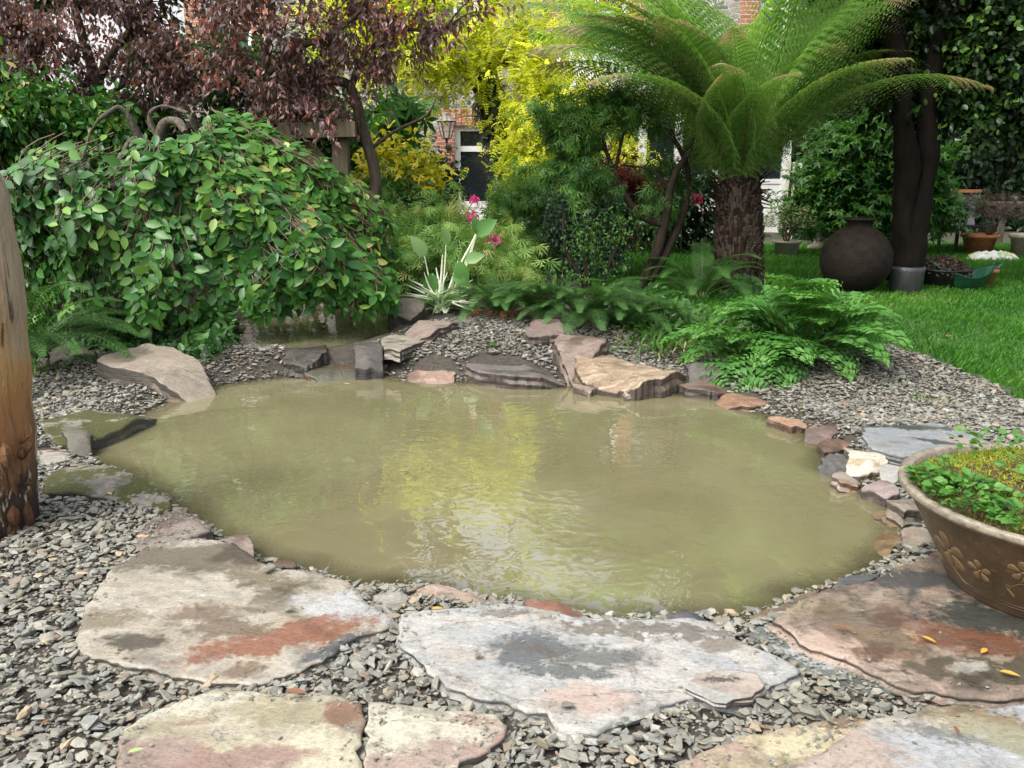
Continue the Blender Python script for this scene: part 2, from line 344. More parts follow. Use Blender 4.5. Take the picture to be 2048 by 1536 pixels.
CREAM=(.50,.44,.33); PALE=(.46,.47,.46); PINK=(.34,.26,.22); RUST=(.20,.075,.035); GREY=(.20,.20,.19); BLUE=(.27,.32,.37); BROWN=(.17,.125,.085)
SLATE=(.10,.12,.13); OCHRE=(.33,.20,.08); PURP=(.15,.115,.125); WHITE=(.66,.60,.50); OLIVE=(.16,.15,.10); YELL=(.52,.47,.28)
BLOCK = []
def slab(name, label, out, zt=.07, th=.05, mat=None, tilt=(0, 0), jag=.006, rough=.004, step=.02, cat='stone slab', group='stone slabs laid round the pond',
         hf=None, under=1.0, batter=.03, px=True, fac=0, ck=1):
    """stone with the outline seen from above in photo pixels at height zt, its cleft top and layered sides"""
    P = PX(out, zt) if px else np.asarray(out, float)
    c = P.mean(0); sd = sum(ord(q) for q in label); tl = np.asarray(tilt)
    if px and any(tilt):
        for _ in range(6): P = np.array([atz(a, b, zt + float((p - c) @ tl))[:2] for (a, b), p in zip(out, P)])
    BLOCK.append((P, zt)); P = resample(chaikin(P, 1) if ck else P, step); fr_ = np.random.default_rng(sd)
    R0 = np.linalg.norm(P - c, axis=1).mean(); FP = [(fr_.uniform(0, 6.28), fr_.uniform(.12, .5), fr_.uniform(.1, .8)*R0) for _ in range(fac)]
    d = nrm(P - c); P = P + d*(jag*fn(P*1.0, 14, sd, 3) + jag*.6*fn(P, 60, sd+1, 2))[:, None]
    n = len(P); mb = MB(); rows = []
    def z_at(XY):
        z = zt + (XY - c) @ np.asarray(tilt) + rough*fn(XY, 4, sd, 3) + rough*.8*np.round(1.5*fn(XY, 3, sd+5, 3))
        for (ph, sl_, of) in FP: z = z - sl_*np.maximum(0, (XY - c) @ np.array([cos(ph), sin(ph)]) - of)
        return z if hf is None else z + hf(XY - c)
    for s, dz in ((1+batter, -th*under), (1+batter*.2, -th*.72), (1+batter*.6, -th*.5), (1-.01, -th*.3), (1.0, -.008), (.985, 0), (.95, 0), (.88, 0), (.78, 0), (.66, 0), (.52, 0), (.38, 0), (.24, 0), (.12, 0)):
        XY = c + (P - c)*s
        if dz < -.009: XY = XY + d*(.010*fn(np.c_[P*1.0, np.full(n, dz*30)], 9, sd+3, 2))[:, None]
        rows.append(np.c_[XY, z_at(c + (P-c)*min(s, 1)) + dz])
    V = np.vstack(rows + [np.r_[c, z_at(c[None])[0]][None]]); m = len(rows)
    i = np.arange(m-1)[:, None]*n; j = np.arange(n)[None]; k = (j+1) % n
    q = np.stack([i+j, i+k, i+n+k, i+n+j], -1)
    mb.add(V, [q[:4].reshape(-1, 4)], 0, .5, False)
    b = mb.n - len(V); mb.F.setdefault((4, 0, True), []).append(q[4:].reshape(-1, 4) + b)
    last = (m-1)*n; jj = np.arange(n); mb.F.setdefault((3, 0, True), []).append(np.stack([last+jj, last+(jj+1) % n, np.full(n, m*n)], -1) + b)
    base = np.r_[c, zt - th]
    return mb.build(name, mat, None, base, label=label, category=cat, group=group)
def loc_px(out, zt, px, py):
    c = PX(out, zt).mean(0); return atz(px, py, zt)[:2] - c
# ---------------------------------------------------------------- ground, pond water
GRAV = PX([(-400,790),(60,735),(200,705),(420,700),(600,688),(640,742),(755,742),(750,700),(850,668),(930,652),(1050,658),(1200,660),(1300,690),(1450,715),
           (1600,730),(1740,685),(1800,690),(1900,710),(2000,740),(2060,775),(2300,830),(3000,1000),(3600,1750),(-1500,1750)], .1)
LAWN = PX([(1150,505),(1180,600),(1300,630),(1500,650),(1600,665),(1740,683),(1800,690),(1900,710),(2000,740),(2060,775),(2300,832),(3000,1000),(3300,700),(2900,520),(2048,502),(1750,495),(1530,500)], .12)
xs = np.unique(np.concatenate([np.linspace(-60, -6, 12), np.arange(-6, 7, .07), np.linspace(7, 60, 12)]))
ys = np.unique(np.concatenate([np.linspace(-40, .5, 8), np.arange(.5, 11, .07), np.linspace(11, 90, 22)]))
GX, GY = np.meshgrid(xs, ys); P = np.c_[GX.ravel(), GY.ravel()]
Z = hg(P) + .006*fn(P, 9, 3, 2)
nx, ny = len(xs), len(ys); i = np.arange(ny-1)[:, None]*nx; j = np.arange(nx-1)[None]
mb = MB(); mb.add(np.c_[P, Z], [np.stack([i+j, i+j+1, i+nx+j+1, i+nx+j], -1).reshape(-1, 4)], 0, sstep(.06, -.06, sdist(P, LAWN) + .05*fn(P, 6, 2, 2)), True)
n = NT('soil and turf'); v = n.coord(); f1 = n.noise(v, 40, 6, .7); f2 = n.noise(v, 3, 4)
soil = n.ramp(f1, [(.3, (.022, .018, .013)), (.6, (.06, .05, .038)), (.75, (.11, .095, .075))])
turf = n.ramp(f2, [(.3, (.025, .07, .012)), (.7, (.055, .13, .02))])
gm = n.end(n.princ(n.mix(n.attr(), soil, turf), .9, n.bump(f1, .8, .02)))
mb.build('ground', gm, None, None, kind='structure')

def water(name, poly, z, mat, margin=.14, step=.05, shore=.26):
    lo, hi = poly.min(0) - margin, poly.max(0) + margin
    X, Y = np.meshgrid(np.arange(lo[0], hi[0], step), np.arange(lo[1], hi[1], step)); P = np.c_[X.ravel(), Y.ravel()]; s = sdist(P, poly)
    ny, nx = X.shape; i = np.arange(ny-1)[:, None]*nx; j = np.arange(nx-1)[None]; q = np.stack([i+j, i+j+1, i+nx+j+1, i+nx+j], -1).reshape(-1, 4)
    q = q[(s[q] < margin).all(1)]
    mb = MB(); mb.add(np.c_[P, np.full(len(P), z)], [q], 0, np.clip(-s/shore, 0, 1), True)
    return mb.build(name, mat, None, np.r_[poly.mean(0), z], kind='structure')
n = NT('muddy water'); v = n.coord()
dep = n.attr(); wob = n.noise(v, 5, 4, .6)
k1 = n.noise(n.mapping(v, (1, 1.25, 1)), 2.2, 1, .4, .6); k2 = n.noise(n.mapping(v, (1, 1.1, 1)), 11, .8, .5, .9); k3 = n.noise(v, 30, .5, .5, .5)
amp = n.rng(n.noise(v, .9, 3), .35, .65, .25, 1.0)
h = n.math('ADD', n.math('ADD', n.math('MULTIPLY', k1, .5), n.math('MULTIPLY', n.math('MULTIPLY', k2, amp), .42)), n.math('MULTIPLY', n.math('MULTIPLY', k3, amp), .03))
nb = n.bump(h, 1.0, .0050)
cm = n.mix(n.rng(n.noise(v, 1.6, 5, .6, .8), .35, .65), (.152, .140, .076), (.188, .174, .096)); cm = n.mix(n.math('MULTIPLY', n.rng(n.noise(v, 220, 2), .69, .72), .35), cm, (.6, .6, .5))
mdf = n.N('BsdfDiffuse'); n.L(cm, mdf.inputs[0]); mgl = n.N('BsdfGlossy'); mgl.inputs['Roughness'].default_value = .01; n.L(nb, mgl.inputs['Normal'])
mfr = n.N('Fresnel'); mfr.inputs[0].default_value = 1.33; n.L(nb, mfr.inputs['Normal']); mm_ = n.N('MixShader'); n.L(n.math('MULTIPLY_ADD', mfr.outputs[0], .7, .26), mm_.inputs[0]); n.L(mdf.outputs[0], mm_.inputs[1]); n.L(mgl.outputs[0], mm_.inputs[2]); mud = mm_.outputs[0]
tr = n.N('BsdfTransparent'); tr.inputs[0].default_value = (.62, .57, .36, 1)
gl = n.N('BsdfGlossy'); gl.inputs['Roughness'].default_value = .03; n.L(nb, gl.inputs['Normal'])
fr = n.N('Fresnel'); fr.inputs[0].default_value = 1.33; n.L(nb, fr.inputs['Normal'])
clr = n.N('MixShader'); n.L(fr.outputs[0], clr.inputs[0]); n.L(tr.outputs[0], clr.inputs[1]); n.L(gl.outputs[0], clr.inputs[2])
mx = n.N('MixShader'); n.L(n.rng(n.math('ADD', dep, n.math('MULTIPLY', n.math('SUBTRACT', wob, .5), .5)), .02, .50, .35, 1.0), mx.inputs[0]); n.L(clr.outputs[0], mx.inputs[1]); n.L(mud, mx.inputs[2])
WATER = n.end(mx.outputs[0])
water('pond_water', POND, 0.0, WATER); water('upper_pool_water', UPOOL, UP_Z, WATER, .1, .06, .25)
# ---------------------------------------------------------------- stones round the pond
def key_slab(name, label, out, cols, patches, zt=.075, th=.055, **kw):
    c = PX(out, zt).mean(0); pp = []
    for (px, py, rx, ry, rot, col, ro) in patches:      # sizes in metres, place read off the stone
        q = atz(px, py, zt)[:2] - c; pp.append((q[0], q[1], rx, ry, rot, col, ro))
    mk = {k: kw.pop(k) for k in ('scale', 'wet', 'stretch', 'rot', 'moss', 'seed', 'rough_m') if k in kw}
    kw.setdefault('ck', 0); kw.setdefault('jag', .012)
    return slab(name, label, out, zt, th, stone_mat(label[:40], cols, patches=pp, **mk), **kw)
WETB = (.075, .06, .045)
key_slab('stone_slab', 'large mottled slab with a rust red patch at the left front edge of the pond',
  [(275,1105),(330,1080),(400,1074),(465,1088),(515,1120),(560,1138),(640,1143),(700,1165),(745,1202),(785,1238),(768,1252),(715,1268),(655,1312),(600,1342),(520,1362),(430,1362),(330,1347),(230,1327),(168,1302),(150,1265),(165,1215),(190,1180),(230,1130)],
  [(.40,.37,.30), (.47,.44,.38), (.30,.27,.22), (.46,.41,.32)],
  [(400,1115,.30,.10,.1,(.15,.13,.095),.5), (520,1160,.16,.06,-.5,(.20,.175,.11),.6), (700,1215,.16,.08,-.2,(.50,.52,.54),.6), (400,1225,.09,.05,.2,(.20,.15,.105),.5), (570,1275,.25,.068,.38,(.27,.105,.055),.45), (450,1258,.12,.045,0,(.19,.145,.10),.4),
   (270,1280,.085,.035,-.1,(.085,.07,.055),.35), (190,1240,.10,.05,.1,(.22,.19,.13),.6), (680,1290,.11,.03,.75,(.10,.115,.125),.3), (490,1335,.055,.03,.5,(.22,.155,.11),.4)], scale=2.2, wet=.25, seed=1)
key_slab('stone_slab', 'pale blue grey slab with a dark puddle stain at the middle of the front edge',
  [(800,1226),(860,1216),(930,1212),(1000,1203),(1060,1210),(1170,1234),(1290,1240),(1390,1236),(1440,1245),(1480,1283),(1560,1312),(1607,1342),(1530,1380),(1465,1405),(1385,1392),(1285,1420),(1225,1442),(1192,1465),(1130,1465),(1090,1432),(1010,1410),(920,1388),(850,1345),(830,1310),(790,1272)],
  [(.44,.46,.47), (.52,.52,.50), (.38,.42,.46), (.50,.46,.41)],
  [(1060,1305,.115,.085,.3,(.13,.15,.17),.08), (1180,1310,.16,.045,-.15,(.16,.17,.17),.25), (1320,1262,.30,.032,-.1,(.19,.17,.145),.4), (1140,1345,.12,.03,-.1,(.15,.165,.17),.2), (1180,1400,.10,.05,0,(.52,.42,.37),.6), (1010,1225,.09,.02,0,(.24,.22,.19),.5), (1440,1290,.06,.03,.2,(.25,.22,.19),.4)],
  scale=2.0, wet=0, seed=2, th=.05)
key_slab('stone_slab', 'small pale pointed slab resting on the right tip of the pale blue slab',
  [(1385,1352),(1480,1338),(1520,1352),(1527,1372),(1500,1392),(1452,1406),(1410,1398),(1365,1375)], [PALE,(.46,.40,.35),(.42,.30,.26),(.50,.47,.42)], [(1440,1358,.05,.012,0,(.10,.09,.08),.2)], zt=.092, th=.02, scale=3, wet=0, seed=9)
key_slab('stone_slab', 'pink and cream flaking slab at the bottom left corner of the paving',
  [(232,1480),(250,1455),(285,1428),(350,1402),(420,1382),(560,1381),(640,1386),(722,1400),(735,1440),(720,1500),(730,1600),(735,1700),(400,1740),(250,1650),(222,1545)],
  [(.34,.24,.20), (.47,.44,.31), (.42,.35,.30), (.52,.50,.40)],
  [(380,1410,.13,.035,.25,(.56,.55,.46),.6), (600,1430,.16,.04,-.1,(.36,.33,.22),.6), (690,1425,.045,.06,.3,(.26,.13,.08),.5), (300,1520,.13,.07,.3,(.34,.25,.22),.5), (640,1500,.16,.07,0,(.60,.57,.43),.6), (480,1520,.14,.05,.2,(.33,.22,.185),.6)], scale=3.4, wet=.1, seed=3, th=.06)
key_slab('stone_slab', 'creamy slab with pink right end butted against the bottom left slab',
  [(738,1404),(800,1410),(870,1416),(985,1432),(1008,1455),(1010,1472),(988,1492),(925,1525),(860,1570),(800,1640),(745,1690),(738,1560),(728,1470)],
  [(.50,.47,.36), (.58,.56,.46), (.40,.30,.25), (.56,.53,.42)],
  [(950,1465,.09,.07,0,(.36,.25,.21),.5), (830,1520,.14,.04,.3,(.40,.30,.26),.5), (840,1455,.16,.05,-.1,(.58,.57,.47),.6)], scale=2.6, wet=0, seed=4, th=.06)
key_slab('stone_slab', 'broad pink and brown wet slab that the glazed bowl stands on',
  [(1545,1240),(1600,1196),(1690,1166),(1760,1146),(1830,1120),(1900,1085),(2060,1060),(2300,1090),(2420,1250),(2300,1400),(2048,1398),(1920,1388),(1830,1376),(1700,1322),(1600,1282)],
  [(.25,.18,.14), (.29,.22,.175), (.15,.125,.10), (.38,.32,.25)],
  [(1700,1300,.20,.065,-.55,(.50,.38,.32),.55), (1830,1250,.10,.055,-.4,(.24,.145,.11),.4), (1770,1270,.12,.04,-.4,(.42,.32,.22),.5), (1880,1160,.26,.075,.1,(.085,.09,.095),.25), (1905,1210,.05,.035,.4,(.48,.44,.33),.6), (2000,1240,.22,.09,-.2,(.045,.055,.05),.2),  # darkest patch, at the bowl's foot, paints its shadow over the wet stone
   (1960,1290,.16,.06,-.3,(.17,.065,.03),.35), (1760,1305,.09,.035,-.2,(.21,.12,.075),.5), (2020,1345,.3,.055,-.1,(.07,.06,.035),.35), (1940,1335,.05,.025,.2,(.42,.41,.37),.6), (1620,1215,.12,.03,.1,(.36,.30,.20),.5)], scale=2.4, wet=.5, seed=5, zt=.085, th=.05)
key_slab('stone_slab', 'narrow grey green slab edge tucked under the pink brown slab',
  [(1500,1262),(1530,1250),(1560,1258),(1640,1300),(1720,1330),(1830,1368),(1890,1388),(1840,1392),(1740,1380),(1650,1352),(1560,1308)],
  [(.16,.19,.18), (.17,.20,.19), (.40,.43,.43), (.15,.16,.15)], [(1600,1310,.15,.025,-.6,(.44,.47,.48),.5)], zt=.06, th=.04, scale=3, wet=.2, seed=6)
key_slab('stone_slab', 'pink slab with cream streaks along the bottom edge of the paving',
  [(1330,1545),(1400,1508),(1500,1470),(1600,1444),(1700,1428),(1745,1432),(1742,1450),(1650,1500),(1560,1545),(1500,1600),(1440,1640),(1300,1600)],
  [(.42,.30,.26), (.50,.44,.28), (.40,.31,.25), (.56,.52,.36)], [(1600,1480,.12,.035,.45,(.60,.55,.38),.6), (1690,1440,.06,.02,.3,(.22,.15,.10),.4)], scale=4, wet=.2, seed=7, zt=.07)
key_slab('stone_slab', 'broad pale blue and cream slab in the bottom right corner',
  [(1750,1432),(1850,1417),(1960,1412),(2048,1410),(2300,1432),(2400,1600),(2200,1780),(1500,1760),(1450,1660),(1520,1580),(1650,1505)],
  [(.42,.45,.48), (.48,.46,.42), (.40,.44,.49), (.47,.40,.34)],
  [(1830,1440,.14,.045,0,(.50,.47,.41),.6), (1960,1440,.13,.05,-.3,(.25,.19,.10),.5), (1930,1475,.16,.02,-.3,(.20,.21,.21),.4), (1680,1520,.14,.09,.2,(.47,.38,.33),.6), (2030,1480,.14,.05,-.4,(.33,.32,.22),.6)], scale=1.8, wet=.1, seed=8, zt=.09, th=.06)
G2 = 'stones edging the pond'
def st(label, out, cols, zt=.06, th=.07, seed=0, scale=5, wet=.3, name='edging_stone', cat='edging stone', **kw):
    mk = {k: kw.pop(k) for k in ('moss', 'stretch', 'rot', 'grainy') if k in kw}
    if .05 < zt < .13 and name == 'edging_stone': zt *= .72
    return slab(name, label, out, zt, th, stone_mat(label[:40], cols, scale, seed, wet, **mk), cat=cat, group=kw.pop('group', G2), step=kw.pop('step', .014), fac=kw.pop('fac', 5), ck=kw.pop('ck', 0), jag=kw.pop('jag', .011), rough=kw.pop('rough', .006), **kw)
def dome(r, h): return lambda q: h*(1 - np.minimum((q**2).sum(1)/r**2, 1.3))
st('purplish flat stone above the big mottled slab', [(258,1088),(300,1042),(360,1013),(420,1046),(428,1058),(395,1070),(330,1076),(262,1096)], [(.30,.23,.20),(.27,.22,.20),(.22,.18,.15),(.33,.29,.25)], .10, .08, 11, 2.5, .15, fac=2, tilt=(0, .03))
st('rounded pink grey stone at the upper right corner of the mottled slab', [(424,1078),(465,1060),(492,1074),(512,1098),(500,1112),(450,1092)], [(.32,.23,.20),(.26,.21,.19),(.22,.17,.14),(.38,.34,.29)], .085, .09, 12, 5, .1, hf=dome(.12, .02))
st('thin brown wet pebble at the water edge above the mottled slab', [(522,1122),(560,1112),(592,1118),(596,1130),(560,1136)], [BROWN, (.25,.17,.10), PURP, BROWN], .06, .06, 13, 6, 1)
st('pink flaking stone at the water edge left of the red stone', [(812,1160),(850,1156),(900,1166),(990,1190),(996,1206),(930,1204),(880,1196),(840,1186)], [(.42,.30,.25),(.47,.36,.28),(.33,.23,.18),(.5,.42,.36)], .05, .07, 14, 6, .1)
st('flat red brown stone beside the pink one at the water edge', [(1048,1192),(1075,1186),(1178,1208),(1176,1230),(1120,1228),(1060,1206)], [(.27,.125,.08),(.30,.16,.11),(.40,.27,.19),(.24,.11,.07)], .05, .06, 15, 4, .2)
st('grey triangular stone wedged between the mottled and the pale blue slab', [(715,1184),(760,1178),(828,1182),(830,1198),(800,1216),(770,1222),(740,1206)], [(.34,.32,.29),(.40,.38,.34),(.27,.25,.22),(.42,.40,.37)], .07, .05, 16, 4, .1)
st('dark purple stone poking into the water above the pale blue slab', [(1316,1238),(1335,1222),(1395,1214),(1425,1232),(1440,1250),(1400,1254),(1350,1250)], [(.10,.10,.13),(.15,.14,.15),(.28,.26,.24),(.13,.12,.14)], .09, .10, 17, 6, .6, tilt=(.0, .12))
st('brown muddy stone at the water edge beside the pink brown slab', [(1470,1240),(1530,1220),(1600,1190),(1640,1178),(1600,1212),(1545,1242),(1500,1256)], [(.24,.17,.11),(.20,.15,.10),(.30,.21,.13),(.16,.12,.09)], .055, .06, 18, 5, .6)
st('dark flat slate peeping out of the water edge near the bowl', [(1640,1180),(1700,1152),(1760,1146),(1740,1160),(1690,1174),(1650,1190)], [PURP, SLATE, (.2,.15,.1), SLATE], .05, .05, 19, 5, .8)
# left bank
st('large flat stone carpeted with moss at the left water edge', [(80,840),(150,825),(230,806),(322,797),(300,822),(250,850),(185,878),(120,888),(92,868)], [(.22,.21,.17),(.30,.29,.25),(.17,.15,.12),(.30,.28,.24)], .10, .11, 21, 4, .2, moss=1.0, fac=2, tilt=(0, .05))
st('pale pink flagstone beside the peeled log', [(66,890),(100,880),(150,912),(150,922),(78,936)], [(.42,.32,.27),(.47,.42,.35),(.42,.41,.38),(.45,.36,.30)], .08, .05, 22, 3, 0)
st('small dark round stone between the two mossy stones', [(122,862),(160,852),(186,866),(180,886),(140,888)], [(.12,.11,.09),(.15,.14,.11),(.10,.09,.07),(.13,.13,.1)], .11, .1, 23, 5, .3, hf=dome(.12, .02))
st('long grey stone with moss tufts right of the peeled log', [(84,950),(130,916),(200,926),(262,950),(342,990),(334,1004),(240,998),(150,984),(90,985)], [(.19,.17,.14),(.28,.27,.24),(.15,.13,.11),(.33,.31,.28)], .12, .12, 24, 4, .2, moss=.75, fac=2, tilt=(0, .06))
st('wide grey brown boulder leaning under the weeping shrub', [(192,718),(240,702),(290,690),(345,692),(392,716),(432,752),(428,764),(380,768),(322,760),(280,742),(225,734)], [(.33,.29,.24),(.36,.31,.25),(.26,.21,.17),(.42,.36,.27)], .15, .15, 25, 3, .0, tilt=(-.04, .10), fac=3, name='boulder', cat='boulder', step=.025, rough=.008, jag=.012, under=1)
st('flat orange brown stone half in the water below the boulder', [(325,790),(360,776),(420,760),(445,762),(420,776),(370,790),(330,798)], [(.24,.15,.09),(.30,.20,.12),(.20,.15,.11),(.3,.25,.2)], .035, .06, 26, 5, .6)
# far bank
st('flat rust and green slab carrying the overflow between the two pools', [(600,728),(640,718),(700,714),(758,718),(764,742),(720,750),(640,750),(610,744)], [(.22,.11,.05),(.16,.17,.12),(.25,.13,.06),(.17,.18,.14)], .05, .06, 31, 2.5, 1, cat='stone slab', name='stone_slab', group='stone slabs laid round the pond')
st('dark wet stone on the left lip of the upper pool', [(560,692),(600,684),(650,688),(655,700),(610,712),(565,706)], [(.07,.06,.05),(.10,.09,.07),(.06,.05,.04),(.12,.11,.09)], .15, .08, 32, 6, .8)
st('small black wet stone at the middle of the upper pool lip', [(648,700),(690,694),(712,704),(700,716),(655,716)], [(.05,.05,.045),(.09,.08,.065),(.05,.04,.035),(.1,.1,.08)], .12, .07, 33, 6, .9)
st('dark square stone on the right lip of the upper pool', [(706,686),(740,680),(768,690),(765,708),(710,710)], [(.07,.07,.065),(.12,.11,.10),(.06,.05,.05),(.14,.13,.11)], .16, .09, 34, 6, .6)
st('pale grey ledge stone climbing from the pool lip to the reddish flat stone', [(762,676),(810,660),(862,662),(850,680),(800,700),(768,696)], [(.28,.26,.21),(.36,.33,.27),(.2,.17,.14),(.4,.37,.3)], .17, .07, 35, 4, .2)
st('flat reddish stone below the white stemmed plant', [(808,646),(850,638),(915,632),(920,640),(890,652),(860,660),(815,658)], [(.28,.20,.17),(.33,.27,.23),(.22,.15,.12),(.30,.27,.23)], .24, .07, 36, 3, .1, stretch=(1, 5, 1), rot=.1)
st('square reddish brown block below the dark fern', [(1052,662),(1064,640),(1118,638),(1130,656),(1128,668),(1056,672)], [(.30,.18,.15),(.24,.19,.17),(.16,.12,.10),(.28,.22,.19)], .23, .10, 37, 5, .1, tilt=(0, .10), batter=.01, name='stone_block', cat='stone block', fac=0, stretch=(1, 4, 1), rot=0)
def ridge(q): return np.maximum(.05 - .35*np.abs(q[:, 0]*.25 + q[:, 1]*.6), -.03)
st('pointed brown rock shaped like a roof right of the square block', [(1108,692),(1130,672),(1180,662),(1212,682),(1216,692),(1190,700),(1150,712)], [(.22,.16,.13),(.26,.20,.16),(.17,.12,.09),(.30,.25,.20)], .20, .11, 38, 5, .1, hf=ridge, name='rock', cat='rock', batter=.06)
st('pink stone lapped by the water on the far bank', [(812,742),(840,732),(890,730),(910,738),(908,752),(870,760),(820,760)], [(.40,.26,.20),(.44,.32,.26),(.33,.2,.15),(.46,.36,.3)], .06, .10, 39, 4, .3)
st('long dark red layered slab on the far bank', [(928,724),(960,718),(1040,722),(1130,740),(1132,748),(1080,752),(1000,750),(945,740)], [(.12,.12,.11),(.20,.19,.17),(.13,.06,.045),(.16,.15,.14)], .085, .10, 40, 5, .4, fac=1, name='stone_slab', cat='stone slab', group='stone slabs laid round the pond')
st('large cream and brown layered boulder on the far bank', [(1150,712),(1200,704),(1270,704),(1340,708),(1374,716),(1368,735),(1330,758),(1270,768),(1200,752),(1158,742)], [(.48,.40,.28),(.36,.26,.17),(.24,.16,.11),(.56,.50,.38)], .14, .16, 41, 4, 0, tilt=(0, .13), fac=2, name='boulder', cat='boulder', stretch=(1, 4, 1), rot=-.35, rough=.02, jag=.012)
st('small pink block in front of the cream boulder', [(1146,760),(1170,754),(1198,756),(1202,772),(1180,780),(1148,774)], [(.34,.23,.18),(.42,.33,.27),(.28,.18,.14),(.45,.38,.31)], .06, .09, 42, 6, .2, batter=.01)
st('small pale stone standing in the shallows', [(1242,776),(1262,770),(1282,776),(1284,786),(1250,788)], [(.32,.27,.23),(.4,.36,.32),(.25,.2,.17),(.44,.4,.36)], .04, .08, 43, 7, .3, hf=dome(.09, .02))
st('dark flat stone behind the pinnate leaved shrub', [(1370,722),(1410,712),(1460,718),(1480,728),(1440,738),(1380,738)], [(.09,.085,.08),(.13,.12,.11),(.07,.06,.055),(.15,.14,.13)], .13, .10, 44, 5, .4)
st('brown stone in the shade under the shrub at the far bank', [(1335,762),(1370,752),(1420,756),(1470,772),(1440,784),(1380,778)], [(.17,.11,.085),(.22,.15,.11),(.13,.09,.07),(.24,.2,.16)], .07, .09, 45, 5, .3)
st('orange streaked stone under the hanging leaves', [(1430,792),(1470,778),(1520,784),(1538,802),(1500,808),(1450,804)], [(.34,.19,.11),(.28,.16,.10),(.2,.13,.09),(.38,.26,.18)], .06, .08, 46, 6, .2)
st('flat orange pink stone on the right water edge', [(1538,836),(1570,824),(1612,838),(1616,850),(1580,852)], [(.40,.22,.13),(.45,.28,.18),(.3,.17,.1),(.48,.34,.25)], .06, .07, 47, 5, .1)
st('purple brown wet stone beside the flat orange pink stone', [(1608,852),(1640,838),(1678,846),(1682,860),(1650,876),(1612,870)], [(.20,.13,.12),(.22,.15,.13),(.15,.10,.09),(.25,.18,.16)], .06, .08, 48, 5, .5)
st('rusty stone awash left of the big blue slate', [(1632,884),(1660,872),(1702,868),(1722,880),(1690,894),(1650,902)], [(.24,.12,.07),(.20,.14,.11),(.16,.10,.07),(.3,.18,.1)], .06, .07, 49, 5, .7)
st('dark grey wet stone below the rusty stone', [(1640,916),(1665,904),(1700,906),(1712,924),(1690,938),(1650,934)], [(.10,.10,.10),(.14,.14,.14),(.09,.08,.08),(.15,.14,.13)], .07, .09, 50, 6, .6)
st('bright white quartz stone left of the bowl', [(1690,884),(1722,882),(1742,888),(1775,914),(1760,930),(1720,934),(1692,932),(1700,912)], [(.62,.56,.46),(.68,.62,.52),(.48,.36,.24),(.70,.66,.58)], .12, .11, 51, 6, 0, tilt=(0, .08), batter=.0)
key_slab('stone_slab', 'big blue grey slate with a dark wet rim behind the bowl',
  [(1724,872),(1730,852),(1800,850),(1870,844),(1925,856),(1982,882),(1968,900),(1880,912),(1800,914),(1745,898)], [(.27,.30,.32),(.30,.33,.35),(.24,.27,.29),(.32,.33,.33)],
  [(1780,852,.20,.05,-.1,(.055,.065,.06),.25), (1885,885,.14,.028,-.45,(.07,.075,.075),.3), (1935,882,.10,.045,-.3,(.40,.34,.29),.5), (1900,856,.10,.03,0,(.09,.10,.10),.3)], scale=1.6, wet=0, seed=52, zt=.085, th=.05)
st('pale grey flat stone between the quartz and the bowl', [(1752,934),(1780,916),(1820,918),(1830,944),(1800,956),(1765,950)], [(.38,.39,.38),(.42,.42,.40),(.30,.30,.29),(.44,.43,.42)], .08, .06, 53, 3, 0)
st('small orange grey stone at the water edge under the quartz', [(1664,950),(1690,938),(1722,944),(1720,962),(1680,962)], [(.34,.21,.13),(.38,.34,.30),(.25,.17,.12),(.42,.4,.36)], .05, .07, 54, 6, .3)
st('pinkish purple stone sloping into the water left of the bowl', [(1712,950),(1740,942),(1790,966),(1800,984),(1770,990),(1725,978)], [(.30,.21,.20),(.36,.29,.27),(.22,.15,.14),(.4,.35,.33)], .07, .09, 55, 4, .3, tilt=(.05, .05))
st('brown block with a pale top touching the bowl', [(1775,992),(1800,980),(1840,990),(1850,1010),(1810,1016),(1780,1006)], [(.40,.37,.32),(.32,.28,.23),(.2,.16,.12),(.44,.4,.35)], .11, .11, 56, 5, 0, batter=0)
st('ochre slab sunk just under the water beside the bowl', [(1745,1010),(1790,1012),(1840,1040),(1830,1060),(1790,1052),(1750,1032)], [(.28,.17,.08),(.32,.22,.12),(.2,.13,.07),(.3,.22,.13)], .015, .07, 57, 4, .5)
st('second ochre slab under the water with a square corner', [(1725,1102),(1760,1068),(1800,1050),(1812,1070),(1800,1086),(1760,1118)], [(.26,.17,.07),(.30,.20,.09),(.18,.12,.06),(.32,.23,.12)], .018, .07, 58, 5, .5)
st('pale stone edge under the left side of the bowl', [(1800,1056),(1830,1046),(1870,1050),(1880,1080),(1830,1082),(1810,1074)], [(.36,.28,.21),(.40,.34,.27),(.25,.19,.15),(.42,.38,.33)], .055, .06, 59, 4, .2)
st('dark rounded log of stone behind the upper pool', [(775,608),(800,596),(840,598),(850,616),(820,632),(780,624)], [(.12,.10,.085),(.17,.15,.12),(.09,.08,.06),(.2,.17,.13)], .24, .2, 60, 5, .2, hf=dome(.2, .06))

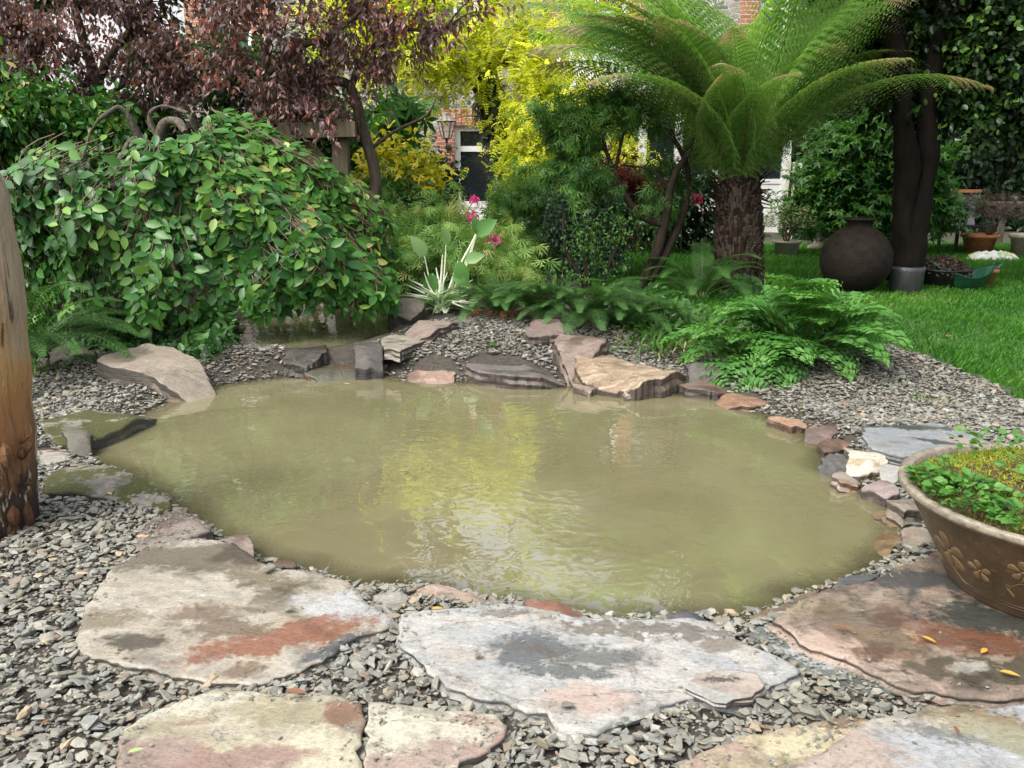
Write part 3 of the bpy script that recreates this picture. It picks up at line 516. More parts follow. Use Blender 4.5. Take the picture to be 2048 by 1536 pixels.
# ---------------------------------------------------------------- gravel (countless chips)
def chips(rng, P, size, mb, zoff, lift=.006):
    n = len(P); k = 6
    a = (np.arange(k)*2*pi/k)[None] + rng.uniform(-.48, .48, (n, k)); r = rng.uniform(.58, 1.15, (n, k))
    el = rng.uniform(.40, .80, (n, 1)); th = rng.uniform(.08, .26, (n, 1))
    bx, by = np.cos(a)*r, np.sin(a)*r*el
    sh = rng.uniform(-.15, .15, (n, 2)); ins = rng.uniform(.62, .9, (n, k))
    top = np.stack([bx*ins + sh[:, :1], by*ins + sh[:, 1:], np.repeat(th, k, 1)*rng.uniform(.8, 1.15, (n, k))], -1)
    midr = np.stack([bx, by, np.repeat(th*rng.uniform(-.2, .4, (n, 1)), k, 1)], -1); bot = np.stack([bx*.8, by*.8, np.repeat(-th, k, 1)], -1)
    V = np.concatenate([top, midr, bot], 1)*(size[:, None, None]*.5)
    ax = nrm(rng.normal(size=(n, 3))*[1, 1, .2]); an = np.abs(rng.normal(0, .36, n)); yaw = rng.uniform(0, 2*pi, n)
    cz, sz = np.cos(yaw), np.sin(yaw); V = np.stack([V[..., 0]*cz[:, None] - V[..., 1]*sz[:, None], V[..., 0]*sz[:, None] + V[..., 1]*cz[:, None], V[..., 2]], -1)
    c, s = np.cos(an)[:, None, None], np.sin(an)[:, None, None]; A = ax[:, None, :]
    V = V*c + np.cross(np.broadcast_to(A, V.shape), V)*s + A*(A*V).sum(-1, keepdims=True)*(1-c)
    V += np.c_[P, zoff][:, None]
    o = (np.arange(n)*18)[:, None]; t = np.arange(6); u = (t+1) % 6
    hexa = o + t[None]; q1 = (o[:, None] + np.stack([6+t, 6+u, u, t], -1)[None]).reshape(-1, 4); q2 = (o[:, None] + np.stack([12+t, 12+u, 6+u, 6+t], -1)[None]).reshape(-1, 4)
    mb.add(V.reshape(-1, 3), [hexa, q1, q2], 0, np.repeat(rng.random(n), 18), False)
def gravel_mat(name, stops):
    n = NT(name); a = n.attr(); c = n.ramp(a, stops, 'CONSTANT'); f = n.noise(n.coord(), 110, 4, .7); g = n.noise(n.coord(), 2.2, 4, .6)
    c = n.mix(1, c, n.ramp(f, [(.3, .50), (.7, .90)]), 'MULTIPLY'); c = n.mix(.40, c, (.175, .17, .145)); c = n.mix(n.rng(g, .45, .65, 0, .35), c, n.mix(1, c, (.62, .60, .5), 'MULTIPLY'))
    return n.end(n.princ(c, n.rng(n.noise(n.coord(), 9, 2), .3, .7, .42, .75), n.bump(f, .5, .004)))
GM = gravel_mat('slate chippings', [(0, (0.166,0.161,0.129)), (.12, (0.243,0.236,0.185)), (.26, (0.307,0.304,0.252)), (.42, (0.205,0.205,0.174)), (.52, (0.371,0.353,0.280)), (.64, (0.256,0.273,0.263)), (.72, (0.141,0.143,0.134)), (.80, (0.422,0.403,0.336)), (.88, (0.320,0.248,0.162)), (.93, (0.269,0.161,0.101)), (.955, (0.550,0.521,0.437)), (.975, (0.512,0.372,0.213))])
rg = np.random.default_rng(5); mb = MB()
def in_stone(P, shrink=.0):
    m = np.zeros(len(P), bool)
    for (q, zt) in BLOCK:
        lo, hi = q.min(0), q.max(0); c = np.where(((P > lo) & (P < hi)).all(1) & ~m)[0]
        if len(c): m[c] = sdist(P[c], q) < -shrink
    return m
lo, hi = np.array([-4.6, 1.05]), np.array([7.2, 7.2])
cand = rg.uniform(lo, hi, (300000, 2))
px, py, dp = proj(np.c_[cand, np.full(len(cand), .05)])
ok = (px > -1500) & (px < 3700) & (py < 2300) & (rg.random(len(cand)) < np.where(cand[:, 1] > 4.2, .72, 1))
cand = cand[ok]
ok = (sdist(cand, GRAV) < .03) & (sdist(cand, POND) > -.03) & (sdist(cand, UPOOL) > .0); cand = cand[ok]
cand = cand[~in_stone(cand, .012)]
LW = sdist(cand, LAWN); cand = cand[LW > .02 + rg.random(len(cand))*.05]
szs = np.clip(rg.lognormal(math.log(.0258), .38, len(cand)), .011, .06)
szs *= np.where(cand[:, 1] < 2.4, 1.0, .95)
chips(rg, cand, szs, mb, hg(cand) + rg.uniform(.0, .016, len(cand)) + szs*.12)
fin = rg.uniform(lo, hi, (230000, 2)); px, py, dp = proj(np.c_[fin, np.full(len(fin), .05)]); fin = fin[(px > -300) & (px < 2350) & (py < 1680) & (fin[:, 1] < 4.6)]
fin = fin[(sdist(fin, GRAV) < .03) & (sdist(fin, POND) > -.02) & (sdist(fin, UPOOL) > 0)]; fin = fin[~in_stone(fin, .01)]; fin = fin[sdist(fin, LAWN) > .02]
for q_, z_ in [b_ for i_, b_ in enumerate(BLOCK[:10]) if i_ != 2]:      # grit lying on the slabs, mostly along their edges
    g_ = rg.uniform(q_.min(0), q_.max(0), (6000, 2)); d_ = sdist(g_, q_); g_ = g_[(d_ < -.012) & (g_[:, 1] < 4) & (rg.random(6000) < np.where(d_ > -.045, .12, .006))]; chips(rg, g_, rg.uniform(.005, .016, len(g_)), mb, np.full(len(g_), z_ + .004))
fs = rg.uniform(.008, .018, len(fin)); chips(rg, fin, fs, mb, hg(fin) + rg.uniform(0, .008, len(fin))); print('chips', len(cand), len(fin))
mb.build('gravel', GM, None, None, kind='stuff', label='grey slate chippings covering the banks of the pond')
# ---------------------------------------------------------------- glazed bowl
pc = np.array([1.61, 2.31, .08])
R = root('glazed_bowl', 'large brown glazed bowl with tan flower pattern, planted with moss, on the wet slab', 'planter', pc)
prof = [(.0, .0), (.27, .0), (.285, .012), (.305, .06), (.345, .15), (.378, .22), (.398, .27), (.408, .30), (.414, .315), (.440, .325), (.449, .338), (.446, .352), (.432, .358), (.416, .352), (.408, .335), (.398, .29), (.2, .27), (0, .27)]
prof = [(r_, z_*.86) for r_, z_ in prof]
def dens(p, n):
    p = np.array(p); t = np.r_[0, np.cumsum(np.hypot(*np.diff(p, axis=0).T))]; u = np.unique(np.r_[t, np.linspace(0, t[-1], n)]); return np.c_[np.interp(u, t, p[:, 0]), np.interp(u, t, p[:, 1])]
n = NT('brown glaze'); v = n.coord('Object'); sp = n.N('SeparateXYZ'); n.L(v, sp.inputs[0]); a = n.noise(n.mapping(v, (1, 1, .5)), 9, 6, .65); b = n.noise(v, 45, 5, .7)
c = n.ramp(a, [(.3, (.045, .028, .013)), (.55, (.080, .050, .026)), (.75, (.13, .092, .05))])
hz = n.math('ADD', sp.outputs[2], n.math('MULTIPLY', n.math('SUBTRACT', a, .5), .03))
c = n.mix(n.rng(hz, .258, .297), c, n.ramp(b, [(.3, (.11, .085, .055)), (.65, (.27, .24, .19))]))
c = n.mix(n.math('MULTIPLY', n.rng(b, .58, .72), .4), c, (.28, .22, .14))
bowl_m = n.end(n.princ(c, n.rng(b, .3, .7, .28, .6), n.bump(n.math('ADD', b, a), .25, .006)))
tan_m = plain('tan slip', (.15, .095, .04), .45, .25, scale=60, bump=.2)
mb = MB(); lathe(mb, dens(prof, 70), pc, 128, wob=.003, seed=3); mb.build('bowl', bowl_m, R, pc)
mb = MB()
for z in (.245, .234, .04, .05, .225): 
    r = np.interp(z, [p[1] for p in prof[1:9]], [p[0] for p in prof[1:9]]); th = np.linspace(0, 2*pi, 129)
    tube(mb, np.c_[pc[0] + r*np.cos(th), pc[1] + r*np.sin(th), np.full(129, pc[2]+z)], .0022, 6, cap=False)
mb.build('incised_band', plain('dark incised line', (.05, .032, .018), .5), R, pc)
def on_bowl(u, z, off=.002):   # u = arc length (m) round the wall from the camera-facing side
    r = np.interp(z, [p[1] for p in prof[1:9]], [p[0] for p in prof[1:9]]) + off; th = -pi/2 - .35 + np.asarray(u)/.38
    return pc + np.stack([r*np.cos(th), r*np.sin(th), z + 0*th], -1)
def petal(mb, u, z, ang, L, W):
    a = np.linspace(0, 2*pi, 22, endpoint=False); V = []
    for s, o in ((1, -.001), (.86, .0032), (.45, .0045), (0.02, .005)):
        x = L/2 + L/2*np.cos(a)*s; y = W/2*np.sin(a)*s*(.75 + .25*np.cos(a)); du = x*cos(ang) - y*sin(ang); dz = x*sin(ang) + y*cos(ang)
        V.append(on_bowl(u + du, z + dz, 0.0)[...] + nrm(on_bowl(u+du, z+dz, 1.0) - on_bowl(u+du, z+dz, 0))*o)
    m = 22; i = np.arange(3)[:, None]*m; j = np.arange(m)[None]; k = (j+1) % m
    mb.add(np.concatenate(V), [np.stack([i+j, i+k, i+m+k, i+m+j], -1).reshape(-1, 4)], 0, .5, True)
for (u, z, s) in ((-.02, .145, 1.15), (-.165, .18, .6), (.115, .13, .7), (.33, .145, 1.1), (-.40, .145, 1), (.45, .13, .6), (-.29, .13, .6), (.69, .145, 1), (-.72, .145, 1)):
    mb = MB()
    for k in range(5): petal(mb, u + .008*s*cos(k*2*pi/5 + .3), z + .008*s*sin(k*2*pi/5 + .3), k*2*pi/5 + .3, .060*s, .054*s)
    petal(mb, u - .011*s, z, 0, .022*s, .02*s); mb.build('flower_motif', tan_m, R, pc)
for (u, z) in ((-.19, .13), (.2, .1), (-.5, .12), (.55, .1)):
    mb = MB(); t = np.linspace(0, 1, 14); tube(mb, on_bowl(u + .16*t - .02, z + .04*np.sin(t*5) - .03, .001), .0018, 5)
    for k in range(4): petal(mb, u + .04*k - .02, z + .03*sin(k*1.3) - .02, (1.1 if k % 2 else -1.0), .04, .016)
    mb.build('leaf_scroll_motif', tan_m, R, pc)
th = np.arange(0, 40)*2*pi/40; mb = MB(); rows = []
for r in (.405, .34, .26, .18, .1, .02):
    q = np.c_[r*np.cos(th), r*np.sin(th)]; rows.append(np.c_[q + pc[:2], pc[2] + .279 + .10*(1 - (r/.405)**2)*.9 + .012*fn(q, 18, 3)])
V = np.vstack(rows); i = np.arange(5)[:, None]*40; j = np.arange(40)[None]; k = (j+1) % 40
mb.add(V, [np.stack([i+j, i+k, i+40+k, i+40+j], -1).reshape(-1, 4)], 0, .5, True)
mb.build('soil', plain('dark potting soil', (.06, .045, .02), .95, .5, bump=1, scale=60), R, pc)
rg = np.random.default_rng(8)
MOSS = leaf_mat('moss', [(.07,.11,.014), (.20,.24,.025), (.36,.36,.05), (.34,.26,.07)], .8, .3, 1.1, .1)
mb = MB(); N = 9000; r = .41*np.sqrt(rg.random(N)); a = rg.uniform(0, 6.283, N); q = np.c_[r*np.cos(a), r*np.sin(a)]
zz = .289 + .10*(1 - (r/.405)**2); hump = np.clip(fn(q, 7, 12), -.3, 1); P = np.c_[q + pc[:2], pc[2] + zz - .015 + .03*hump*rg.random(N)]
inst(mb, T_dia(.22, .05, .2), P, nrm(rg.normal(size=(N, 3))*[1, 1, .5] + [0, 0, .9]), rg.normal(size=(N, 3)), rg.uniform(.010, .026, N), 0, np.clip(.45 + .35*fn(q, 5, 7) + rg.normal(0, .13, N), 0, 1)); mb.build('moss', MOSS, R, pc)
HERB = leaf_mat('low herb', [(.035,.12,.015), (.07,.20,.03), (.13,.28,.05)], .45, .35)
def herb(mb, rng, c, r, N, s0, s1, h, T, att=.5):
    a = rng.uniform(0, 6.283, N); rr = r*np.sqrt(rng.random(N)); P = np.c_[c[0] + rr*np.cos(a), c[1] + rr*np.sin(a), c[2] + h*rng.random(N)*(1 - .6*rr/r)]
    X = np.c_[np.cos(a), np.sin(a), rng.uniform(-.1, .9, N)]; inst(mb, T, P, X, rng.normal(size=(N, 3))*.4 + [0, 0, 1], rng.uniform(s0, s1, N), 0, np.clip(att + rng.normal(0, .22, N), 0, 1))
mb = MB()
for (dx, dy, r, N, h) in ((-.33, -.08, .10, 260, .07), (-.25, -.22, .10, 200, .05), (-.36, .06, .06, 110, .07), (-.10, -.33, .13, 260, .04), (.1, -.25, .12, 150, .04), (.2, .05, .12, 110, .05), (-.05, -.05, .15, 60, .03), (.0, .25, .2, 120, .05)):
    rr = np.hypot(dx, dy); herb(mb, rg, pc + [dx, dy, .286 + .09*(1 - (rr/.42)**2)], r, N, .014, .034, h, T_oval(.75, .06, .2))
for (dx, dy, hh) in ((-.36, -.02, .12), (-.33, .0, .10)):
    p = pc + [dx, dy, .294]; q = p + [-.02, .01, hh]; tube(mb, spline([p, (p+q)/2 + [.01, 0, 0], q], 6), .0015, 5, 0, .6)
    for k in range(4): an = k*1.7; inst(mb, T_oval(.85, .08, .25), (q - [0, 0, .015*k])[None], np.array([[cos(an), sin(an), .2]]), np.array([[0, 0, 1.]]), .035, 0, .75)
mb.build('seedlings', HERB, R, pc)

# ---------------------------------------------------------------- peeled log
n = NT('peeled bark'); v = n.coord(); sp = n.N('SeparateXYZ'); n.L(v, sp.inputs[0]); vs = n.mapping(v, (1, 1, .22))
f = n.noise(vs, 9, 7, .65, .4); g = n.noise(v, 4, 4, .6); fi = n.noise(n.mapping(v, (1, 1, .12)), 60, 5, .7)
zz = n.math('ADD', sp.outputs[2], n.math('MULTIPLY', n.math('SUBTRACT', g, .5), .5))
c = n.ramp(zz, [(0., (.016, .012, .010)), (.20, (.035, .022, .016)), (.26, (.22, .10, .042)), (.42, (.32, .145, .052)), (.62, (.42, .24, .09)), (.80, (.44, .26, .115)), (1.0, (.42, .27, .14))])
c = n.mix(n.math('MULTIPLY', n.rng(f, .55, .62), .75), c, (.12, .055, .028)); c = n.mix(n.rng(n.noise(vs, 14, 6, .7, .2), .61, .64), c, (.52, .42, .28))
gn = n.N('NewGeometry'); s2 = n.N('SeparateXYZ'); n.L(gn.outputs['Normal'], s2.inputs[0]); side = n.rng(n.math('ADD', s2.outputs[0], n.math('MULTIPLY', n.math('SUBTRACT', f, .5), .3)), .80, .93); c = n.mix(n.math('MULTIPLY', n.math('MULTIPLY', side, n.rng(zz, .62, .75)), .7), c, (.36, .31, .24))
c = n.mix(1, c, n.ramp(fi, [(.3, .68), (.7, 1.2)]), 'MULTIPLY')
cr = n.noise(n.mapping(v, (1, 1, .045), loc=(3, 1, 0)), 34, 5, .6); crm = n.rng(cr, .60, .66); c = n.mix(n.math('MULTIPLY', crm, .8), c, (.035, .02, .012))
log_m = n.end(n.princ(c, .6, n.bump(n.math('SUBTRACT', n.math('ADD', f, n.math('MULTIPLY', fi, .7)), n.math('MULTIPLY', crm, .5)), 1.0, .025)))
b0 = gp(-60, 1052); R = root('peeled_log', 'upright tree log with peeled orange bark at the left edge of the gravel', 'log', b0)
dd = b0[1]
def edge(px, py): return aty(px, py, dd)
path = []; rad = []
for (py, xr, r) in ((1062, 70, .165), (1000, 72, .165), (930, 70, .16), (860, 70, .155), (780, 62, .152), (700, 55, .148), (620, 50, .145), (540, 43, .142), (470, 34, .138), (400, 20, .135), (350, 2, .132), (300, -20, .128), (200, -60, .12)):
    p = edge(xr - 12, py); path.append(p - [r, 0, 0]); rad.append(r)
path = np.array(path); path[0, 2] = b0[2] - .03
t = np.linspace(0, len(rad)-1, 90); PP = np.array([np.interp(t, range(len(rad)), path[:, k]) for k in range(3)]).T; RR = np.interp(t, range(len(rad)), rad)
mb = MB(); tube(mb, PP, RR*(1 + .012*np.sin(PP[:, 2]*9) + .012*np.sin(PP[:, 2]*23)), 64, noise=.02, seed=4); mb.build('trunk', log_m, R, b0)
mb = MB(); hole = edge(9, 580) + [-.01, -.055, 0]
for (px, py, L, a) in ((52, 880, .07, .5), (66, 905, .09, .9), (64, 960, .05, .2), (58, 870, .05, -.3)):
    p = edge(px, py) + [-.01, -.04, 0]; tube(mb, spline([p, p + [L*.6*cos(a), -.01, L*.5*sin(a)], p + [L*cos(a), -.02, L*sin(a)]], 7), [.008, .007, .006, .005, .003, .002, .001], 6, noise=.003)
for k in range(15):
    u = rg.uniform(0, 1); py = 860 + 180*u; ang = rg.uniform(-1.3, .2); p = np.array([np.interp(edge(0, py)[2], path[:, 2], path[:, 0]), dd, edge(0, py)[2]]) + .163*np.array([cos(ang), sin(ang), 0])
    q = p + [rg.uniform(-.01, .02), -.008, -rg.uniform(.04, .12)]; tube(mb, spline([p, (p+q)/2 + [0, -.004, 0], q], 6), np.array([.004, .012, .016, .014, .009, .002])*rg.uniform(.6, 1.3), 5, noise=.006, seed=k, smooth=False)
mb.build('bark_flake', bark_mat('flaking bark', (.045, .026, .017), (.20, .10, .05), 30), R, b0)

# ---------------------------------------------------------------- ribbed urn
ub = gp(1705, 588); R0 = .315
R = root('ribbed_urn', 'big dark round ribbed clay urn standing on the lawn beside the twin trunk', 'urn', ub)
pr = [(.0, 0), (.13, 0), (.15, .01)]
for k in range(1, 150):
    a = -1.15 + 2.38*k/150; z = .32 + R0*sin(a); pr.append((R0*cos(a) + .0022*(k % 4 < 2), z))
zt = pr[-1][1]; pr += [(.10, zt+.01), (.105, zt+.04), (.13, zt+.06), (.145, zt+.065), (.14, zt+.08), (.12, zt+.082), (.095, zt+.06), (.085, zt-.02)]
pr = np.array(pr); mb = MB(); lathe(mb, pr, ub, 72); mb.build('urn_body', plain('dark clay', (.016, .012, .009), .8, .4, scale=14, bump=.3, spec=.15), R, ub)

# ---------------------------------------------------------------- tubs and pots on the lawn
def pot(name, label, px, py, r0, r1, h, mat, rim=.02, group=None, cat='plant pot', z=None):
    b = gp(px, py); Rr = root(name, label, cat, b, group); mb = MB()
    lathe(mb, [(0, 0), (r0, 0), (r0 + (r1-r0)*.85, h*.84), (r1 + rim*.3, h*.84), (r1 + rim, h*.86), (r1 + rim, h), (r1, h), (r1*.93, h*.9), (0, h*.88)], b, 40, wob=.002); mb.build('pot', mat, Rr, b); return Rr, b
TERRA = plain('terracotta', (.36, .13, .055), .75, .25, bump=.3, scale=20)
def sprig(R, b, h, N, s, mat, T, r, name='foliage', seed=1, att=.5):
    g = np.random.default_rng(seed); mb = MB(); a = g.uniform(0, 6.28, N); u = g.random(N)**.5; P = np.c_[b[0] + r*u*np.cos(a), b[1] + r*u*np.sin(a), b[2] + h*(.45 + .55*g.random(N)*np.sqrt(1.05 - u*u))]
    inst(mb, T, P, np.c_[np.cos(a), np.sin(a), g.uniform(-.4, .6, N)], g.normal(size=(N, 3))*.5 + [0, 0, 1], g.uniform(.6, 1.2, N)*s, 0, np.clip(att + g.normal(0, .25, N), 0, 1)); ob = mb.build(name, mat, R, b)
    mb = MB()
    for k in range(9): tube(mb, spline([b, b + [r*.2*cos(k), r*.2*sin(k), h*.4], b + [r*.6*cos(k*1.9), r*.6*sin(k*1.9), h*.8]], 7), [.012, .01, .008, .006, .005, .004, .003], 5)
    mb.build('stem', BARK, R, b); return ob
BARK = bark_mat('grey brown bark', (.045, .035, .026), (.13, .105, .08), 26)
pot('plant_pot', 'small orange terracotta pot at the right end of the green tub', 1970, 574, .062, .085, .17, TERRA)
DARKLEAF = leaf_mat('dark evergreen leaf', [(.008,.022,.008), (.016,.042,.014), (.035,.085,.022)], .35, .2)
R, b = pot('plant_pot', 'wide terracotta pot holding a bare brown spreading bonsai by the bench', 1955, 510, .15, .21, .27, TERRA)
BRN = leaf_mat('brown purple leaf', [(.03,.02,.015), (.07,.045,.035), (.11,.08,.06)], .6, .2)
sprig(R, b + [.12, 0, .22], .62, 1600, .055, BRN, T_thread(5, .1), .52, seed=3)
pot('stone_planter', 'pale square-rimmed stone planter cut by the right edge of the frame', 2052, 516, .17, .21, .30, plain('reconstituted stone', (.36, .31, .26), .85, .2, bump=.4), cat='planter')
R, b = pot('stone_planter', 'small grey stone planter of pale variegated leaves near the white door', 1572, 512, .13, .16, .20, plain('weathered stone', (.30, .27, .22), .9, .3, bump=.5), cat='planter')
VARI = leaf_mat('variegated leaf', [(.06,.11,.03), (.16,.22,.09), (.36,.38,.22)], .5, .3)
sprig(R, b + [0, 0, .12], .55, 1300, .04, VARI, T_dia(.5), .32, seed=4)
# black tub, green tub
b = gp(1880, 575); R = root('plant_tub', 'low black plastic tub of soil between the twin trunk and the green tub', 'tub', b); mb = MB(); lathe(mb, [(0, 0), (.20, 0), (.25, .17), (.27, .18), (.265, .19), (.24, .17), (0, .16)], b, 32, wob=.006); mb.build('tub', plain('black plastic', (.012, .013, .014), .35), R, b)
mb = MB(); P = []; g = np.random.default_rng(2); a = g.uniform(0, 6.28, 900); u = .25*np.sqrt(g.random(900)); P = np.c_[b[0]+u*np.cos(a), b[1]+u*np.sin(a), b[2]+.15+.13*(1-(u/.25)**2)]
inst(mb, T_dia(.6), P, g.normal(size=(900, 3)), g.normal(size=(900, 3)), .04, 0, g.random(900)); mb.build('soil', BRN, R, b)
b = gp(1925, 578); mb = MB(); R = root('garden_trug', 'dark green plastic trug with pointed lips lying open on the lawn', 'trug', b)
seg = 48; th = np.arange(seg)*2*pi/seg; rows = []
for (s, z) in ((.02, .0), (.6, .0), (.8, .06), (1, .17), (1.04, .18), (.97, .165), (.75, .06), (.5, .02), (.02, .015)):
    lip = .05*np.cos(2*th)*(z > .1); rows.append(np.c_[b[0] + .24*s*np.cos(th)*(1 + .12*np.cos(2*th)), b[1] + .19*s*np.sin(th), b[2] + z + lip])
i = np.arange(8)[:, None]*seg; j = np.arange(seg)[None]; k = (j+1) % seg; mb.add(np.vstack(rows), [np.stack([i+j, i+k, i+seg+k, i+seg+j], -1).reshape(-1, 4)], 0, .5, True); mb.build('tub', plain('green plastic', (.012, .06, .035), .22), R, b)
GH = plain('green handle', (.012, .05, .03), .3)
for s in (-1, 1): mb = MB(); tube(mb, spline([b + [.27*s, -.06, .2], b + [.31*s, -.05, .24], b + [.32*s, .0, .25], b + [.31*s, .05, .24], b + [.27*s, .06, .2]], 12), .011, 8); mb.build('handle', GH, R, b)
# bag of compost lying by the planter
b = gp(1985, 520); mb = MB(); X, Y = np.meshgrid(np.linspace(-1, 1, 28), np.linspace(-1, 1, 14)); e = (1 - X**4)*(1 - Y**4)
V = np.concatenate([np.stack([b[0] + .28*X + .02*fn(np.c_[X.ravel(), Y.ravel()], 3, 1).reshape(X.shape), b[1] + .13*Y, b[2] + .01 + s*e**.5*(.09 + .02*fn(np.c_[X.ravel(), Y.ravel()], 6, 4).reshape(X.shape)*(s > 0)) + .0*X], -1).reshape(-1, 3) for s in (1, .05)])
i = np.arange(13)[:, None]*28; j = np.arange(27)[None]; q = np.stack([i+j, i+j+1, i+29+j, i+28+j], -1).reshape(-1, 4); mb.add(V, [q, q[:, ::-1] + 28*14], 0, .5, True)
n = NT('printed sack'); f = n.noise(n.mapping(n.coord(), (1, 2, 1)), 6, 3); c = n.ramp(f, [(0, (.55, .55, .5)), (.52, (.6, .58, .5)), (.56, (.10, .32, .24)), (.62, (.5, .45, .2)), (.68, (.6, .6, .55))]); sm = n.end(n.princ(c, .35, n.bump(n.noise(n.coord(), 20, 5), .6, .01)))
o = mb.build('compost_bag', sm, None, b); o['label'] = 'crumpled white and green plastic sack lying beside the stone planter'; o['category'] = 'bag'
# bird bath stone behind the urn
b = gp(1640, 500); R = root('bird_bath', 'weathered grey stone bird bath behind the left side of the ribbed urn', 'bird bath', b); SM = plain('lichened stone', (.24, .22, .18), .9, .35, bump=.6, scale=18); mb = MB()
lathe(mb, [(0, 0), (.17, 0), (.17, .05), (.11, .09), (.09, .14), (.10, .26), (.13, .30), (0, .31)], b, 24, wob=.008); mb.build('pedestal', SM, R, b); mb = MB(); lathe(mb, [(0, .30), (.12, .31), (.26, .37), (.30, .42), (.29, .44), (.25, .42), (0, .37)], b, 30, wob=.012); mb.build('basin', SM, R, b)
# white bench seat frame standing on end
b = gp(1585, 505); Yb = b[1] + 1.0; WP = plain('old white paint', (.62, .58, .50), .7, .15, bump=.2)
A = aty(1568, 428, Yb); B = aty(1578, 322, Yb); C_ = aty(1598, 428, Yb); D = aty(1600, 326, Yb)
R = root('seat_frame', 'white painted wooden seat frame propped upright beside the fern trunk', 'seat frame', np.r_[A[:2], .16])
def part(name, mat, R, segs, wd=.05, th=.04):
    mb = MB(); [bar(mb, p, q, wd, th) for p, q in segs]; return mb.build(name, mat, R, np.asarray(segs[0][0]))
part('upright', WP, R, [(A, B)], .05, .05); part('upright', WP, R, [(C_, D)], .05, .05); part('slat', WP, R, [((A+C_)/2, (B+D)/2)], .035, .03)
part('rail', WP, R, [(A - [.02, 0, 0], C_ + [.02, 0, 0])], .07, .07); part('leg', WP, R, [(np.r_[A[:2], .16] + [.1, 0, 0], (A + C_)/2)], .06, .06)
# recliner chair and bench at the right
GW = plain('grey woven seat', (.055, .055, .06), .8, .2, bump=.5, scale=80)
b = gp(1898, 515) ; Yb = b[1] + .9; R = root('garden_chair', 'dark grey reclining garden chair with an orange top rail under the trees', 'chair', np.r_[aty(1900, 500, Yb)[:2], .16])
A, B, C_, D = aty(1882, 452, Yb), aty(1902, 382, Yb+.35), aty(1950, 452, Yb), aty(1962, 382, Yb+.35)
mb = MB(); X = np.linspace(0, 1, 9); V = np.array([[A*(1-u)*(1-w_) + B*(1-u)*w_ + C_*u*(1-w_) + D*u*w_ + np.array([0, .08*sin(pi*w_), -.06*sin(pi*u)*w_]) for u in X] for w_ in X]); V = V.reshape(-1, 3); i = np.arange(8)[:, None]*9; j = np.arange(8)[None]; q = np.stack([i+j, i+j+1, i+10+j, i+9+j], -1).reshape(-1, 4)
mb.add(np.r_[V, V + [0, .02, 0]], [q, q[:, ::-1] + 81], 0, .5, True); mb.build('backrest', GW, R, A)
E_, F_ = A + [-.02, -.5, .05], C_ + [-.02, -.5, .05]; mb = MB(); mb.add([A, C_, F_, E_, A - [0, 0, .03], C_ - [0, 0, .03], F_ - [0, 0, .03], E_ - [0, 0, .03]], [np.array([[0,1,2,3],[7,6,5,4],[0,4,5,1],[1,5,6,2],[2,6,7,3],[3,7,4,0]])]); mb.build('seat', GW, R, A)
part('top_rail', plain('orange wood', (.32, .12, .05), .5), R, [(B, D)], .04, .04); DKM = plain('dark frame', (.02, .02, .02), .5)
for p in (A, C_, E_, F_): part('leg', DKM, R, [(p, np.r_[p[:2], .15])], .035, .035)
OW = bark_mat('old oak', (.06, .05, .038), (.17, .15, .115), 20, .3)
b = gp(2030, 500); Yb = b[1] + .5; R = root('wooden_bench', 'rough wooden staging bench behind the bonsai at the right edge', 'bench', np.r_[b[:2], .16])
p, q = aty(1990, 408, Yb), aty(2150, 408, Yb); part('table_top', OW, R, [(p, q)], .45, .05); 
for px in (2008, 2140): 
    a = aty(px, 412, Yb); part('leg', OW, R, [(a, np.r_[a[:2], .15])], .07, .07)
# grey metal sleeve
# ---------------------------------------------------------------- house
HY = 17.0
n = NT('rubble stone wall'); v = n.coord(); vw = n.mapping(v, (1, 1, 2.7)); nzc = n.N('TexNoise'); n.L(v, nzc.inputs[0]); nzc.inputs['Scale'].default_value = 5; nzc.inputs['Detail'].default_value = 4
o = n.N('VectorMath', operation='MULTIPLY_ADD'); n.L(nzc.outputs['Color'], o.inputs[0]); o.inputs[1].default_value = (.22, .22, .35); n.L(vw, o.inputs[2])
e = n.voro(o.outputs[0], 4.6, 'DISTANCE_TO_EDGE'); ci = n.voro(o.outputs[0], 4.6, 'F1', 'Color'); f = n.noise(v, 22, 5, .7)
c = n.ramp(ci, [(.15, (.10, .095, .085)), (.35, (.20, .19, .17)), (.5, (.30, .28, .24)), (.65, (.16, .16, .155)), (.8, (.38, .36, .32))], 'CONSTANT'); c = n.mix(1, c, n.ramp(f, [(.3, .7), (.7, 1.25)]), 'MULTIPLY')
c = n.mix(n.rng(e, .05, .015), c, (.52, .50, .46)); STW = n.end(n.princ(c, .9, n.bump(n.math('MINIMUM', e, .12), .8, .05)))
n = NT('red brick'); v = n.coord(); bt = n.N('TexBrick'); n.L(n.mapping(v, (1, 1, 1), (pi/2, 0, 0)), bt.inputs[0]); bt.inputs['Scale'].default_value = 1; bt.inputs['Brick Width'].default_value = .215; bt.inputs['Row Height'].default_value = .075; bt.inputs['Mortar Size'].default_value = .006
bt.inputs['Color1'].default_value = (.34, .11, .06, 1); bt.inputs['Color2'].default_value = (.42, .19, .11, 1); bt.inputs['Mortar'].default_value = (.5, .46, .4, 1)
BRK = n.end(n.princ(n.mix(1, bt.outputs[0], n.ramp(n.noise(v, 30, 4), [(.3, .75), (.7, 1.2)]), 'MULTIPLY'), .85))
WHT = plain('white gloss paint', (.80, .80, .78), .35, .04); GLS = plain('dark window glass', (.018, .022, .026), .04, .1, spec=.8); RND = plain('pale render', (.55, .53, .48), .9, .1, bump=.2)
BLU = plain('dark blue window glass', (.05, .075, .13), .06, .2, spec=.8)  # dark blue panes, the tone is the glass colour
